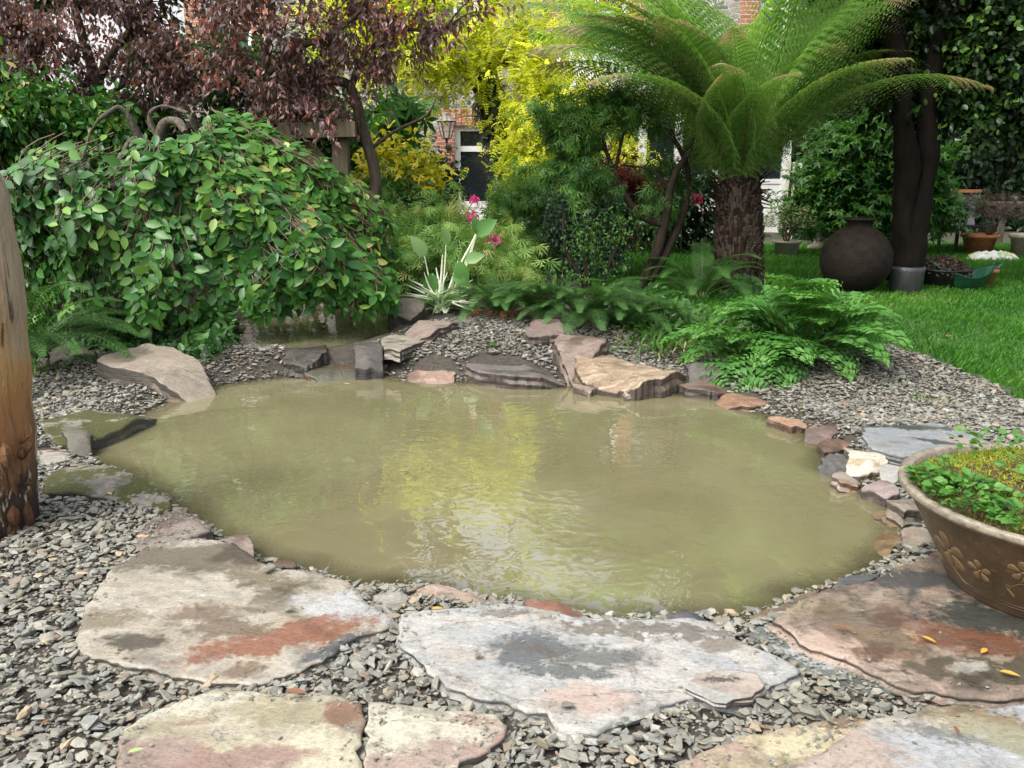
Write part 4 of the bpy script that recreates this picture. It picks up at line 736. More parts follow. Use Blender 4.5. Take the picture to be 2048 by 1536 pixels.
SLR = plain('roof slate', (.10, .105, .11), .6, .3, bump=.5, scale=8)
def X_(px, Y=HY): return aty(px, 300, Y)[0]
def Z_(py, Y=HY): return aty(1024, py, Y)[2]
house = root('house', 'stone and red brick house with white framed windows behind the garden', 'house', np.array([0, HY, .16]))
dx0, dx1, dz1 = X_(910), X_(1003), Z_(251)
wins = [(X_(1128), X_(1248), Z_(103), Z_(-60), 'blue'), (X_(868), X_(960), Z_(60), Z_(-60), 'blue'), (X_(430), X_(520), Z_(112), Z_(-20), 'dark'), (X_(1500), X_(1610), Z_(90), Z_(-60), 'blue')]
opens = [(dx0, dx1, .16, dz1)] + [w_[:4] for w_ in wins]
HX0, HX1, HT = X_(395), X_(1720), 5.5
xs_ = sorted({HX0, HX1} | {o_[k] for o_ in opens for k in (0, 1)}); zs_ = sorted({0.0, HT} | {o_[k] for o_ in opens for k in (2, 3)})
mb = MB()
for a, b in zip(xs_[:-1], xs_[1:]):
    zz_ = None
    for c0, c1 in zip(zs_[:-1], zs_[1:]):
        xm, zm = (a+b)/2, (c0+c1)/2
        if any(o_[0] < xm < o_[1] and o_[2] < zm < o_[3] for o_ in opens): continue
        V = [[a, HY, c0], [b, HY, c0], [b, HY, c1], [a, HY, c1]]; mb.add(V, [np.array([[0,1,2,3]])])
for o_ in opens:
    a, b, c0, c1 = o_; mb.add([[a,HY,c0],[a,HY+.3,c0],[a,HY+.3,c1],[a,HY,c1]], [np.array([[0,1,2,3]])]); mb.add([[b,HY,c0],[b,HY+.3,c0],[b,HY+.3,c1],[b,HY,c1]], [np.array([[3,2,1,0]])])
    mb.add([[a,HY,c1],[b,HY,c1],[b,HY+.3,c1],[a,HY+.3,c1]], [np.array([[3,2,1,0]])]); mb.add([[a,HY,c0],[b,HY,c0],[b,HY+.3,c0],[a,HY+.3,c0]], [np.array([[0,1,2,3]])])
D2 = 7.0
mb.add([[HX0,HY,0],[HX0,HY+D2,0],[HX0,HY+D2,HT],[HX0,HY,HT]], [np.array([[0,3,2,1]])]); mb.add([[HX1,HY,0],[HX1,HY+D2,0],[HX1,HY+D2,HT],[HX1,HY,HT]], [np.array([[0,1,2,3]])])
mb.add([[HX0,HY+D2,0],[HX1,HY+D2,0],[HX1,HY+D2,HT],[HX0,HY+D2,HT]], [np.array([[0,3,2,1]])])
mb.add([[HX0,HY+.32,0],[HX1,HY+.32,0],[HX1,HY+.32,HT],[HX0,HY+.32,HT]], [np.array([[0,1,2,3]])], 1)
mb.build('wall', [STW, plain('dark room', (.03, .028, .025), .9)], house, (0, HY, .16))
mb = MB(); ov = .35; rz = HT + 1.5; ym = HY + D2/2
mb.add([[HX0-ov,HY-ov,HT-.1],[HX1+ov,HY-ov,HT-.1],[HX1+ov,ym,rz],[HX0-ov,ym,rz],[HX0-ov,HY+D2+ov,HT-.1],[HX1+ov,HY+D2+ov,HT-.1]], [np.array([[0,1,2,3],[3,2,5,4]]), np.array([[0,3,4],[1,5,2]])]); mb.build('roof', SLR, house, (0, HY, HT))
def frame(mb, x0, x1, z0, z1, y, w, d):
    box(mb, (x0, y, z0), (x0+w, y+d, z1)); box(mb, (x1-w, y, z0), (x1, y+d, z1)); box(mb, (x0+w, y, z1-w), (x1-w, y+d, z1)); box(mb, (x0+w, y, z0), (x1-w, y+d, z0+w))
for (a, b, c0, c1, kd) in wins:
    mb = MB(); frame(mb, a, b, c0, c1, HY+.08, .10, .08); m_ = (a+b)/2; box(mb, (m_-.03, HY+.085, c0+.10), (m_+.03, HY+.155, c1-.10)); box(mb, (a+.10, HY+.09, (c0+c1)/2-.02), (m_-.03, HY+.15, (c0+c1)/2+.02)); box(mb, (m_+.03, HY+.09, (c0+c1)/2-.02), (b-.10, HY+.15, (c0+c1)/2+.02))
    wf = mb.build('window', WHT, house, ((a+b)/2, HY+.1, c0)); wf['_loc'] = [(a+b)/2, HY+.1, c0]
    mb = MB(); mb.add([[a+.1,HY+.13,c0+.1],[b-.1,HY+.13,c0+.1],[b-.1,HY+.13,c1-.1],[a+.1,HY+.13,c1-.1]], [np.array([[0,1,2,3]])]); mb.build('pane', BLU if kd == 'blue' else GLS, wf, ((a+b)/2, HY+.13, c0))
    mb = MB(); box(mb, (a-.06, HY-.07, c0-.10), (b+.06, HY+.09, c0-.003)); mb.build('sill', WHT, wf, ((a+b)/2, HY, c0-.05))
    for (p, q, r_, s_) in ((a-.36, a-.003, c0-.1, c1+.1), (b+.003, b+.33, c0-.1, c1+.1)): mb = MB(); box(mb, (p, HY-.02, r_), (q, HY+.05, s_)); mb.build('brick_surround', BRK, house, (p, HY, c0))
for lo_, hi_ in (((dx0-.28, HY-.022, .1), (dx0-.003, HY+.05, dz1)), ((dx1+.003, HY-.022, .1), (dx1+.28, HY+.05, dz1)), ((X_(872), HY-.024, Z_(292)), (dx0-.283, HY+.05, Z_(262))), ((X_(872), HY-.024, Z_(360)), (dx0-.283, HY+.05, Z_(320)))):
    mb = MB(); box(mb, lo_, hi_); mb.build('brick_surround', BRK, house, lo_)
mb = MB()
for k in range(15): x = dx0 - .28 + k*.105; box(mb, (x, HY-.028, dz1+.003), (x+.092, HY+.05, dz1+.30 + .02*sin(k*pi/14)))
mb.build('brick_arch', BRK, house, (dx0, HY, dz1))
door = None
mb = MB(); frame(mb, dx0, dx1, .16, dz1, HY+.08, .10, .09); zt0, zt1 = Z_(303), Z_(292); box(mb, (dx0+.10, HY+.085, zt0), (dx1-.10, HY+.165, zt1)); zb = Z_(403)
box(mb, (dx0+.10, HY+.10, .26), (dx1-.10, HY+.15, zb)); box(mb, (dx0+.14, HY+.092, zb-.13), (dx1-.14, HY+.099, zb-.09)); box(mb, (dx0+.14, HY+.092, .40), (dx1-.14, HY+.099, zb-.22))
door = mb.build('door', WHT, house, (dx0, HY+.1, .16)); door['_loc'] = [dx0, HY+.1, .16]
for z0_, z1_ in ((zb, zt0), (zt1, dz1-.1)): mb = MB(); mb.add([[dx0+.1,HY+.13,z0_],[dx1-.1,HY+.13,z0_],[dx1-.1,HY+.13,z1_],[dx0+.1,HY+.13,z1_]], [np.array([[0,1,2,3]])]); mb.build('pane', GLS, door, (dx0, HY+.13, z0_))
# lantern on its bracket
lc = np.array([X_(894, HY-.3), HY-.35, Z_(262, HY-.35)]); R = root('wall_lantern', 'black six sided lantern on a scrolled bracket beside the white door', 'lantern', lc)
MET = plain('black iron', (.03, .03, .032), .5); hx = np.arange(6)*pi/3; T_, B_ = .17, .085; zt_, zb_ = .17, -.13; mb = MB()
for a in hx: tube(mb, [lc + [T_*cos(a), T_*sin(a), zt_], lc + [B_*cos(a), B_*sin(a), zb_]], .008, 6)
for r_, z_ in ((T_, zt_), (B_, zb_)): tube(mb, [lc + [r_*cos(a), r_*sin(a), z_] for a in list(hx) + [0]], .009, 6)
mb.build('cage', MET, R, lc); mb = MB(); rows = [[lc + [r_*cos(a), r_*sin(a), z_] for a in hx] for r_, z_ in ((T_+.02, zt_+.005), (.10, zt_+.09), (.06, zt_+.10), (.05, zt_+.15), (.005, zt_+.17))]
i = np.arange(4)[:, None]*6; j = np.arange(6)[None]; k = (j+1) % 6; HXQ = np.stack([i+j, i+k, i+6+k, i+6+j], -1).reshape(-1, 4); mb.add(np.array(rows).reshape(-1, 3), [HXQ]); mb.build('cap', plain('weathered lead', (.22, .21, .21), .6), R, lc)
n = NT('lantern glass'); g = n.princ((.5, .55, .52), .1, Alpha=.35); LG = n.end(g); mb = MB(); mb.add(np.array([[lc + [r_*cos(a), r_*sin(a), z_] for a in hx] for r_, z_ in ((B_-.006, zb_), (T_-.006, zt_))]).reshape(-1, 3), [HXQ[:6]]); mb.build('glass', LG, R, lc)
mb = MB(); lathe(mb, [(0, zb_-.09), (.03, zb_-.08), (.018, zb_-.04), (.05, zb_-.01), (.085, zb_)], lc, 12); tube(mb, spline([lc + [0, 0, zb_-.05], lc + [0, .02, -.27], lc + [0, .14, -.36], lc + [0, .3, -.30], lc + [0, .35, -.25]], 20), .014, 8)
q = lc + [0, .33, -.29]; lathe(mb, [(0, -.07), (.05, -.04), (.07, 0), (.05, .04), (0, .07)], q, 10); mb.build('bracket', MET, R, lc)
# white conservatory in front of the right half
CY0 = 15.0; cx0, cx1 = X_(1140, CY0), X_(1575, CY0); R = root('conservatory', 'white framed conservatory with a grey roof seen between the fern fronds', 'conservatory', np.array([cx0, CY0, .16]))
mb = MB(); zt2 = 2.35
for k in range(7): x = cx0 + (cx1-cx0)*k/6; box(mb, (x-.07, CY0, .16), (x+.07, CY0+.1, zt2))
box(mb, (cx0-.07, CY0-.01, zt2), (cx1+.07, CY0+.11, zt2+.16)); box(mb, (cx0+.07, CY0+.01, 1.0), (cx1-.07, CY0+.09, 1.08)); box(mb, (cx0+.07, CY0+.02, .16), (cx1-.07, CY0+.08, .99)); mb.build('frame', WHT, R, (cx0, CY0, .16))
mb = MB(); mb.add([[cx0,CY0+.05,1.08],[cx1,CY0+.05,1.08],[cx1,CY0+.05,zt2],[cx0,CY0+.05,zt2]], [np.array([[0,1,2,3]])]); mb.build('glazing', GLS, R, (cx0, CY0, 1.1))
mb = MB(); mb.add([[cx0-.15,CY0-.15,zt2+.17],[cx1+.15,CY0-.15,zt2+.17],[cx1+.15,HY-.03,3.3],[cx0-.15,HY-.03,3.3],[cx0-.15,CY0-.15,zt2+.12],[cx1+.15,CY0-.15,zt2+.12],[cx1+.15,HY-.03,3.24],[cx0-.15,HY-.03,3.24]], [np.array([[0,1,2,3],[7,6,5,4],[0,4,5,1],[1,5,6,2],[3,0,4,7]])])
for k in range(12): x = cx0 + (cx1-cx0)*(k+.5)/12; bar(mb, (x, CY0-.14, zt2+.19), (x, HY-.05, 3.32), .04, .03)
mb.build('roof', plain('translucent roofing', (.50, .51, .50), .5), R, (cx0, CY0, 2.5))
for a in (cx0, cx1-.06): mb = MB(); box(mb, (a, CY0+.11, .1), (a+.06, HY-.03, 2.3)); mb.build('wall', RND, R, (a, CY0, .16))
# grey corrugated shed roof on the left, behind the purple tree
SY = 12.5; R = root('garden_shed', 'shed with a pale corrugated roof behind the purple leaved tree', 'shed', np.array([X_(40, SY), SY, .16]))
x0, x1 = X_(-260, SY), X_(330, SY); mb = MB(); nc = 150; X = np.linspace(x0, x1, nc); zl, zh = Z_(262, SY), Z_(30, SY+1.2)
rows = np.array([[[x, SY + 1.2*u, zl + (zh-zl)*u + .02*cos((x-x0)/(x1-x0)*nc/4*2*pi)] for x in X] for u in (0, 1)]).reshape(-1, 3); j = np.arange(nc-1); mb.add(rows, [np.stack([j, j+1, nc+j+1, nc+j], -1)], 0, .5, True)
mb.build('roof', plain('fibre cement', (.36, .34, .35), .8, .2, bump=.3, scale=8), R, (x0, SY, zl)); mb = MB(); box(mb, (x0+.1, SY+.1, .1), (x1-.1, SY+2.2, zl-.03)); mb.build('wall', plain('dark boards', (.10, .09, .075), .8, .3, bump=.4), R, (x0, SY, .1))
# wooden cross post
WB = bark_mat('mossy timber', (.07, .062, .04), (.20, .17, .11), 16, .12); YP = 7.9; a0 = aty(682, 262, YP)
R = root('timber_post', 'grey wooden post with a crossbeam and brace among the shrubs', 'post', np.r_[a0[:2], .16])
part('upright', WB, R, [(aty(682, 258, YP), np.r_[aty(684, 600, YP)[:2], .1])], .14, .12); part('crossbeam', WB, R, [(aty(560, 262, YP-.1), aty(712, 258, YP-.1))], .10, .13); part('brace', WB, R, [(aty(612, 285, YP+.02), aty(672, 345, YP+.02))], .08, .07)
# dark board fence along the right and left back
FB = bark_mat('dark fence boards', (.03, .026, .02), (.085, .07, .055), 12, .1)
def fence(x0, y0, x1, y1, h, label):
    L = math.hypot(x1-x0, y1-y0); m = int(L/.16); R = root('board_fence', label, 'fence', np.array([x0, y0, .1])); mb = MB(); g = np.random.default_rng(3)
    for k in range(m):
        u = (k+.5)/m; c = np.array([x0+(x1-x0)*u, y0+(y1-y0)*u, .1]); bar(mb, c, c + [0, 0, h + g.uniform(-.03, .03)], .15, .02, up=(-(y1-y0)/L, (x1-x0)/L, 0))
    mb.build('boards', FB, R, (x0, y0, .1)); mb = MB()
    for z in (.5, h-.3): bar(mb, (x0, y0+.04, z), (x1, y1+.04, z), .05, .07)
    mb.build('rail', FB, R, (x0, y0, .5))
fence(X_(1580, 16), 16.2, 16, 15.0, 2.2, 'dark board fence in the shade behind the right hand trees'); fence(-14, 13.5, X_(420, 16), 16.3, 2.0, 'dark board fence behind the shrubs on the left')
# ================================================================ PLANTS
OV = T_oval(.54); DI = T_dia(.5); PALM = T_palm(5, .34); PINN = T_pinn(6, .5, .24)
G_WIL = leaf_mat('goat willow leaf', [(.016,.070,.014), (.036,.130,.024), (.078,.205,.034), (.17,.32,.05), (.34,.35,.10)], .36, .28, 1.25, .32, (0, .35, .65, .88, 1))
G_PUR = leaf_mat('purple plum leaf', [(.050,.026,.028), (.12,.066,.064), (.24,.16,.15), (.27,.07,.05)], .30, .35, 1.5, .5, (0, .45, .82, 1))
G_YEL = leaf_mat('golden locust leaf', [(.14,.24,.03), (.46,.51,.045), (.68,.70,.07), (.82,.82,.20)], .5, .55, 1.5, .3)
G_GRN = leaf_mat('mid green leaf', [(.014,.05,.012), (.035,.11,.022), (.075,.18,.035)], .45, .3)
G_ACE = leaf_mat('green maple leaf', [(.018,.07,.014), (.045,.14,.025), (.10,.24,.04)], .5, .4)
G_DAC = leaf_mat('dark maple leaf', [(.022,.075,.016), (.06,.16,.03), (.13,.27,.05)], .5, .4)
G_FEA = leaf_mat('feathery maple leaf', [(.05,.14,.03), (.13,.27,.06), (.25,.38,.09), (.36,.36,.12)], .55, .4, 1.2, .3, (0, .4, .8, 1))
G_BLU = leaf_mat('grey green leaf', [(.02,.05,.03), (.05,.10,.06), (.12,.18,.12)], .6, .3)
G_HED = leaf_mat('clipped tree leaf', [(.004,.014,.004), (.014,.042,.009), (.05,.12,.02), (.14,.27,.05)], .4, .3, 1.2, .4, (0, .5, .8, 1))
G_RED = leaf_mat('red maple leaf', [(.06,.010,.008), (.16,.022,.016), (.25,.05,.03)], .5, .4)
G_CHO = leaf_mat('golden choisya leaf', [(.08,.18,.02), (.42,.42,.03), (.74,.62,.05)], .45, .4, 1.3)
G_FRN = leaf_mat('fern green', [(.012,.040,.010), (.028,.085,.016), (.06,.15,.03)], .5, .35)
G_TFB = leaf_mat('bright tree fern frond', [(.09,.20,.035), (.16,.31,.06), (.26,.41,.10)], .5, .6, 1.6, .3)
G_TFO = leaf_mat('old tree fern frond', [(.055,.15,.03), (.10,.24,.045), (.19,.29,.075), (.36,.29,.18)], .6, .42, 1.2, .25, (0, .4, .75, 1))
G_ROY = leaf_mat('royal fern leaf', [(.03,.10,.025), (.06,.18,.035), (.11,.27,.05)], .42, .35, 1.25, .35)
def limb(L, n=None):
    P = np.array([aty(a, b, Y) for a, b, Y, r in L]); r = [q[3] for q in L]; n = n or 6*len(L)
    S = spline(P, n); return S, np.interp(np.linspace(0, len(L)-1, n), range(len(L)), r)
Y_OPEN = True      # the trees leave the door and lantern of the house in view
def crown(rng, mbw, mbl, nodes, blobs, T, size, up=.6, droop=.5, twigs=None, per=14, spread=.13, sub=3, att=(.5, .22), jitter=.5, ttw=.012, gap=None):
    """twigs grow from the nearest limb to points spread through the crown; leaves sit in sprays along their outer halves.
    blobs: (centre, (rx,ry,rz), n twigs)"""
    nodes = np.asarray(nodes)
    for (c, r, n) in blobs:
        c = np.asarray(c); r = np.asarray(r)*np.ones(3)
        d = nrm(rng.normal(size=(n, 3))); E = c + d*r*(rng.random((n, 1))**.45)
        if Y_OPEN:
            ex, ez, _ = proj(E); E = E[~((ex > 900) & (ex < 968) & (ez > 236) & (ez < 425) & (E[:, 1] > 9.5))]
        if gap is not None: E = E[fn(E, 4.0, 11, 2) > -gap]
        for e in E:
            k = np.argmin(((nodes - e)**2).sum(1)); s = nodes[k]; L = np.linalg.norm(e - s)
            if L > 1.6: s = e + (s - e)*1.2/L; L = 1.2
            m = (s + e)/2 + rng.normal(0, .06*L, 3) + [0, 0, .10*L]; P = spline([s, m, e], 7)
            tube(mbw, P, np.linspace(ttw, .003, 7)*min(1.0, .35+L), 4, 0, .5, cap=False)
            tips = [(P[3:], e)]; 
            for _ in range(sub):
                q = e + rng.normal(0, spread*1.5, 3); tips.append((np.array([P[4], (P[4]+q)/2 + [0, 0, .02], q]), q))
            cl = rng.normal(0, att[1]*.8)
            for (Q, q) in tips:
                u = rng.uniform(0, len(Q)-1, per); i = np.minimum(u.astype(int), len(Q)-2); B = Q[i] + (Q[i+1]-Q[i])*(u-i)[:, None] + rng.normal(0, spread*.35, (per, 3))
                o = nrm(Q[-1]-Q[0]); X = nrm(o*.5 + rng.normal(0, jitter, (per, 3)) + [0, 0, -droop]); N = nrm(rng.normal(0, .45, (per, 3)) + [0, 0, up])
                inst(mbl, T, B, X, N, rng.uniform(.65, 1.2, per)*size, 0, np.clip(att[0] + cl + rng.normal(0, att[1], per), 0, 1))
def tree(name, label, cat, base, limbs, blobs, mat, T, size, bark=None, seed=1, group=None, lname='crown', tname='trunk', noise=.06, **kw):
    rng = np.random.default_rng(seed); bark = bark or BARK; R = root(name, label, cat, base, group)
    tr, cw, cl = MB(), MB(), MB(); nodes = []
    for (P, r) in limbs: tube(tr, P, r, 9, noise=noise*max(r), seed=seed); nodes.append(P)
    crown(rng, tr, cl, np.vstack(nodes), blobs, T, size, **kw)
    tr.build(tname, bark, R, base); ob = cl.build(lname, mat, R, base); return R
def PB(px, py, Y, rp, n, ry=None, rz=None):    # crown region: centre read off the photo, radius in photo pixels -> metres
    s = rp*Y/F; return (aty(px, py, Y), (s, s*(ry or .8), s*(rz or 1)), n)

# --- weeping goat willow
wb = gp(430, 640); wc = aty(408, 480, 6.75); rng = np.random.default_rng(21)
R = root('weeping_willow', 'big dome of weeping shrub with broad green leaves and bare twisted top branches', 'shrub', np.array([wc[0], wc[1], .16]))
tw, lf, sh = MB(), MB(), MB(); WBK = bark_mat('pale willow bark', (.08,.07,.055), (.26,.23,.18), 40)
SHB = plain('reddish shoots', (.13, .085, .05), .6)
WY = 6.5
WBK = bark_mat('grey willow bark', (.055,.048,.036), (.20,.175,.135), 45, .5, 1)
for L in ([(360,640,6.75,.07),(350,500,6.7,.065),(330,380,6.6,.06),(318,300,6.4,.05),(330,250,6.3,.042),(352,240,6.25,.034),(368,262,6.2,.02)],
          [(330,360,6.6,.05),(300,300,6.5,.038),(270,262,6.45,.033),(245,216,6.4,.024),(215,222,6.35,.017),(180,262,6.3,.010),(165,320,6.2,.006)],
          [(318,310,6.4,.03),(270,280,6.3,.028),(250,300,6.2,.022),(235,330,6.0,.013),(225,380,5.9,.008)],
          [(325,300,6.4,.03),(300,230,6.4,.016),(330,215,6.35,.013),(375,225,6.3,.008)],
          [(340,380,6.6,.05),(420,300,6.7,.03),(480,270,6.7,.02),(520,262,6.6,.012),(560,300,6.5,.008)],
          [(340,380,6.6,.05),(460,340,6.8,.03),(600,320,6.8,.02),(690,360,6.7,.012)], [(340,400,6.6,.04),(200,370,6.8,.03),(90,380,6.8,.015)], [(350,380,6.6,.03),(400,320,6.3,.02),(385,235,6.2,.01),(410,225,6.15,.006)]):
    P, r = limb(L, 30); tube(tw, P + .012*np.c_[fn(P, 9, 1), fn(P, 9, 2), fn(P, 9, 3)], r*.82, 11, noise=.012, seed=3)
rx, ry, rz = 1.36, 1.25, 1.0
def dome_pt(th, ph, k=1.0):
    ex = 1 + .16*cos(th*2) ; x = rx*k*sin(ph)*cos(th); y = ry*k*sin(ph)*sin(th); z = rz*k*cos(ph)
    b = 1 + .13*sin(3.1*th + 2*ph) + .10*sin(6*th - 5*ph) + .05*sin(13*th + 9*ph)
    z -= (.30*x if x > 0 else -.06*x) + (.13*(1 - min(1, ph/.9)) if x < .1 else 0)
    return wc + [x*b, y*b, z]
nL = 0
for s in range(1150):
    th = rng.uniform(-pi, 0) if rng.random() < .74 else rng.uniform(0, pi); p0 = rng.uniform(.15, 1.4)
    if p0 < .62 and cos(th)*sin(p0) < .12: continue
    low = (.30 if cos(th) > .05 else .05) + .18*rng.random(); k = rng.choice([1.02, .96, .88, .78], p=[.45, .3, .15, .1])*rng.uniform(.97, 1.04); ln = rng.uniform(.4, 1.05)
    m = 12; P = []
    for i in range(m):
        ph = p0 + ln*i/(m-1)
        if ph < 1.65: p = dome_pt(th + .05*sin(i*.7 + s), ph, k); last = p
        else: p = last = last - [0, 0, .07]
        P.append(p)
    P = np.array(P) + fn(np.arange(m)[:, None]*.35 + s*3.3, 1, s % 50)[:, None]*.02; P[:, 2] = np.maximum(P[:, 2], low)
    tube(sh, P, np.linspace(.0045, .002, m), 4, cap=False)
    nl = int(rng.integers(11, 17)); u = np.sort(rng.uniform(.1, m-1.01, nl)); i = u.astype(int); B = P[i] + (P[np.minimum(i+1, m-1)]-P[i])*(u-i)[:, None]
    D = nrm(P[np.minimum(i+1, m-1)] - P[i] + 1e-6); O = nrm(B - wc + [0, -.25, .2]); S = nrm(np.cross(D, O))*np.where(np.arange(nl) % 2, 1, -1)[:, None]
    X = nrm(S*.9 + O*.35 + D*.45 + rng.normal(0, .34, (nl, 3)) + [0, 0, -.35]); N = nrm(O + rng.normal(0, .38, (nl, 3)) + [0, 0, .35])
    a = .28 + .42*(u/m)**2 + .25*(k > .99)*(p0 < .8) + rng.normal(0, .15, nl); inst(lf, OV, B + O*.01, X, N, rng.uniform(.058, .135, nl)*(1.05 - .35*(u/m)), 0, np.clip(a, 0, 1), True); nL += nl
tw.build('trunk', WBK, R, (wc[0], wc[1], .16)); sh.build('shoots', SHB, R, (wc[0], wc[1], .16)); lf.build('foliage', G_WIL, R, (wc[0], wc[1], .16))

# --- purple leaved plums
base = gp(230, 560); base[1] = 8.7
LA = [limb(q) for q in ([(225,560,8.7,.11),(208,320,8.7,.10),(200,215,8.7,.085),(188,150,8.7,.06),(172,95,8.6,.045),(150,20,8.5,.035),(120,-90,8.5,.02),(100,-250,8.5,.012)],
   [(192,175,8.7,.05),(215,120,8.6,.035),(260,60,8.5,.03),(320,-40,8.5,.022),(360,-200,8.5,.012)], [(205,205,8.7,.03),(250,168,8.5,.022),(320,150,8.4,.018),(400,168,8.3,.012),(470,150,8.2,.007)], [(172,100,8.6,.03),(100,70,8.4,.022),(30,50,8.3,.015),(-60,60,8.2,.008)])]
PD = T_dia(.46, .07, .18)
tree('purple_plum_tree', 'purple leaved tree whose dark trunk rises behind the left of the weeping dome', 'tree', base, LA,
  [PB(90,60,8.4,150,60), PB(20,110,8.3,90,26), PB(230,80,8.4,130,50), PB(330,60,8.3,140,56), PB(390,130,8.2,80,28), PB(150,-40,8.5,170,52), PB(330,-90,8.5,170,44), PB(120,-230,8.5,180,34), PB(330,-260,8.5,180,30), PB(-80,0,8.4,140,22), PB(120,150,8.3,60,12), PB(150,-480,8.3,260,90), PB(430,-620,8.2,280,100), PB(150,-850,8.2,300,60), PB(450,-250,8.2,150,40)],
  G_PUR, PD, .072, seed=31, droop=.75, up=.4, per=15, spread=.11, att=(.5, .25), gap=.0)
base = gp(742, 470); base[1] = 8.0
LB = [limb(q) for q in ([(742,520,8.0,.065),(742,440,8.0,.06),(752,380,8.0,.058),(745,320,8.0,.056),(725,262,8.0,.054),(712,205,8.0,.05),(690,165,8.0,.045),(620,160,8.0,.04),(535,150,7.9,.04),(543,60,7.8,.035),(545,-40,7.8,.028),(560,-220,7.8,.014)],
   [(530,150,7.9,.035),(600,95,7.8,.03),(660,70,7.8,.024),(720,22,7.7,.018),(800,-80,7.7,.010)], [(738,300,8.0,.018),(790,262,7.9,.015),(850,232,7.8,.010),(872,200,7.8,.006)], [(700,180,8.0,.035),(730,110,7.9,.025),(800,60,7.8,.018),(880,70,7.8,.010)], [(543,60,7.8,.02),(480,20,7.7,.014),(430,-40,7.7,.008)], [(545,-40,7.8,.02),(680,-140,7.8,.015),(860,-220,7.8,.01)])]
tree('purple_plum_tree', 'purple leaved tree with a slim crooked grey trunk left of the house door', 'tree', base, LB,
  [PB(470,180,7.8,80,20), PB(560,175,7.8,95,24), PB(640,150,7.8,70,9), PB(600,50,7.7,110,22), PB(500,60,7.7,90,18), PB(710,50,7.7,90,16), PB(800,40,7.7,80,14), PB(870,100,7.7,46,7), PB(920,25,7.7,70,13), PB(985,20,7.7,36,6), PB(640,225,7.8,60,12), PB(750,150,7.8,50,6), PB(580,250,7.8,60,9), PB(815,190,7.8,40,5), PB(868,190,7.8,22,3),
   PB(450,-60,7.8,130,24), PB(620,-120,7.8,180,34), PB(800,-120,7.8,150,24), PB(600,-330,7.8,220,34), PB(590,-560,7.6,200,70), PB(800,-430,7.7,100,16), PB(560,-860,7.6,260,60), PB(880,-680,7.6,90,8)],
  G_PUR, PD, .070, seed=32, droop=.8, up=.4, per=15, spread=.11, att=(.55, .25), gap=.12)

# --- golden locust tree in front of the house
base = gp(985, 470); base[1] = 13.0
IVY = leaf_mat('ivy leaf', [(.006,.016,.006), (.014,.035,.012), (.03,.07,.02)], .35, .15)
LY = [limb(q) for q in ([(1020,470,13,.15),(1010,380,13,.13),(998,280,13,.11),(985,200,13,.11),(970,120,13,.09),(980,40,13,.07),(1010,-80,13,.04),(1020,-220,13,.02)], [(965,190,13,.08),(900,110,12.8,.06),(830,70,12.6,.04),(740,60,12.5,.02)], [(970,150,13,.08),(1060,90,12.8,.05),(1150,60,12.7,.03),(1230,40,12.7,.015)], [(980,260,13,.07),(1050,230,12.6,.05),(1130,220,12.4,.03),(1200,240,12.3,.015)], [(985,340,13,.05),(1050,320,12.6,.03),(1120,330,12.5,.015)])]
PN = T_pinn(5, .62, .30, True, -.3)
R = tree('golden_locust_tree', 'bright yellow leaved tree glowing in front of the house', 'tree', base, LY,
  [PB(720,40,12.4,90,26), PB(800,50,12.3,110,40), PB(900,60,12.4,110,44), PB(820,130,12.3,80,34), PB(890,140,12.2,90,34), PB(1010,90,12.3,90,32), PB(1090,110,12.3,90,30), PB(1050,170,12.2,60,24), PB(1080,250,12.1,75,50), PB(1100,310,12.1,90,50), PB(1040,340,12.2,60,24), PB(1160,200,12.2,80,26), PB(1230,330,12.4,80,22), PB(1180,40,12.5,80,18), PB(740,160,12.4,60,14), PB(650,30,12.5,70,14), PB(630,120,12.6,60,10),
   PB(1130,400,12.4,60,16), PB(900,-50,12.4,110,14), PB(1060,-60,12.4,100,9), PB(780,-80,12.4,110,16), PB(940,-190,12.4,110,7), PB(1120,-220,12.4,130,9), PB(1000,-400,12.4,130,6), PB(1350,-180,12.4,110,12)],
  G_YEL, PN, .19, seed=33, gap=.3, droop=.1, up=1.6, per=6, spread=.17, sub=3, att=(.55, .22), jitter=.8, noise=.05)
# ivy climbing that trunk
rng = np.random.default_rng(9); mb = MB(); P, r = LY[0]; N = 3600; i = rng.integers(0, int(len(P)*.62), N); a = rng.uniform(0, 6.28, N); rr = r[i] + rng.uniform(.0, .14, N)*(1 + .6*np.sin(P[i, 2]*4))
B = P[i] + np.c_[rr*np.cos(a), rr*np.sin(a), rng.normal(0, .05, N)]; inst(mb, T_palm(3, .6, 70, -.1), B, nrm(np.c_[np.cos(a)*.4, np.sin(a)*.4, -np.ones(N)]), np.c_[np.cos(a), np.sin(a), np.full(N, .4)], rng.uniform(.05, .10, N), 0, rng.random(N)); mb.build('ivy', IVY, R, base)

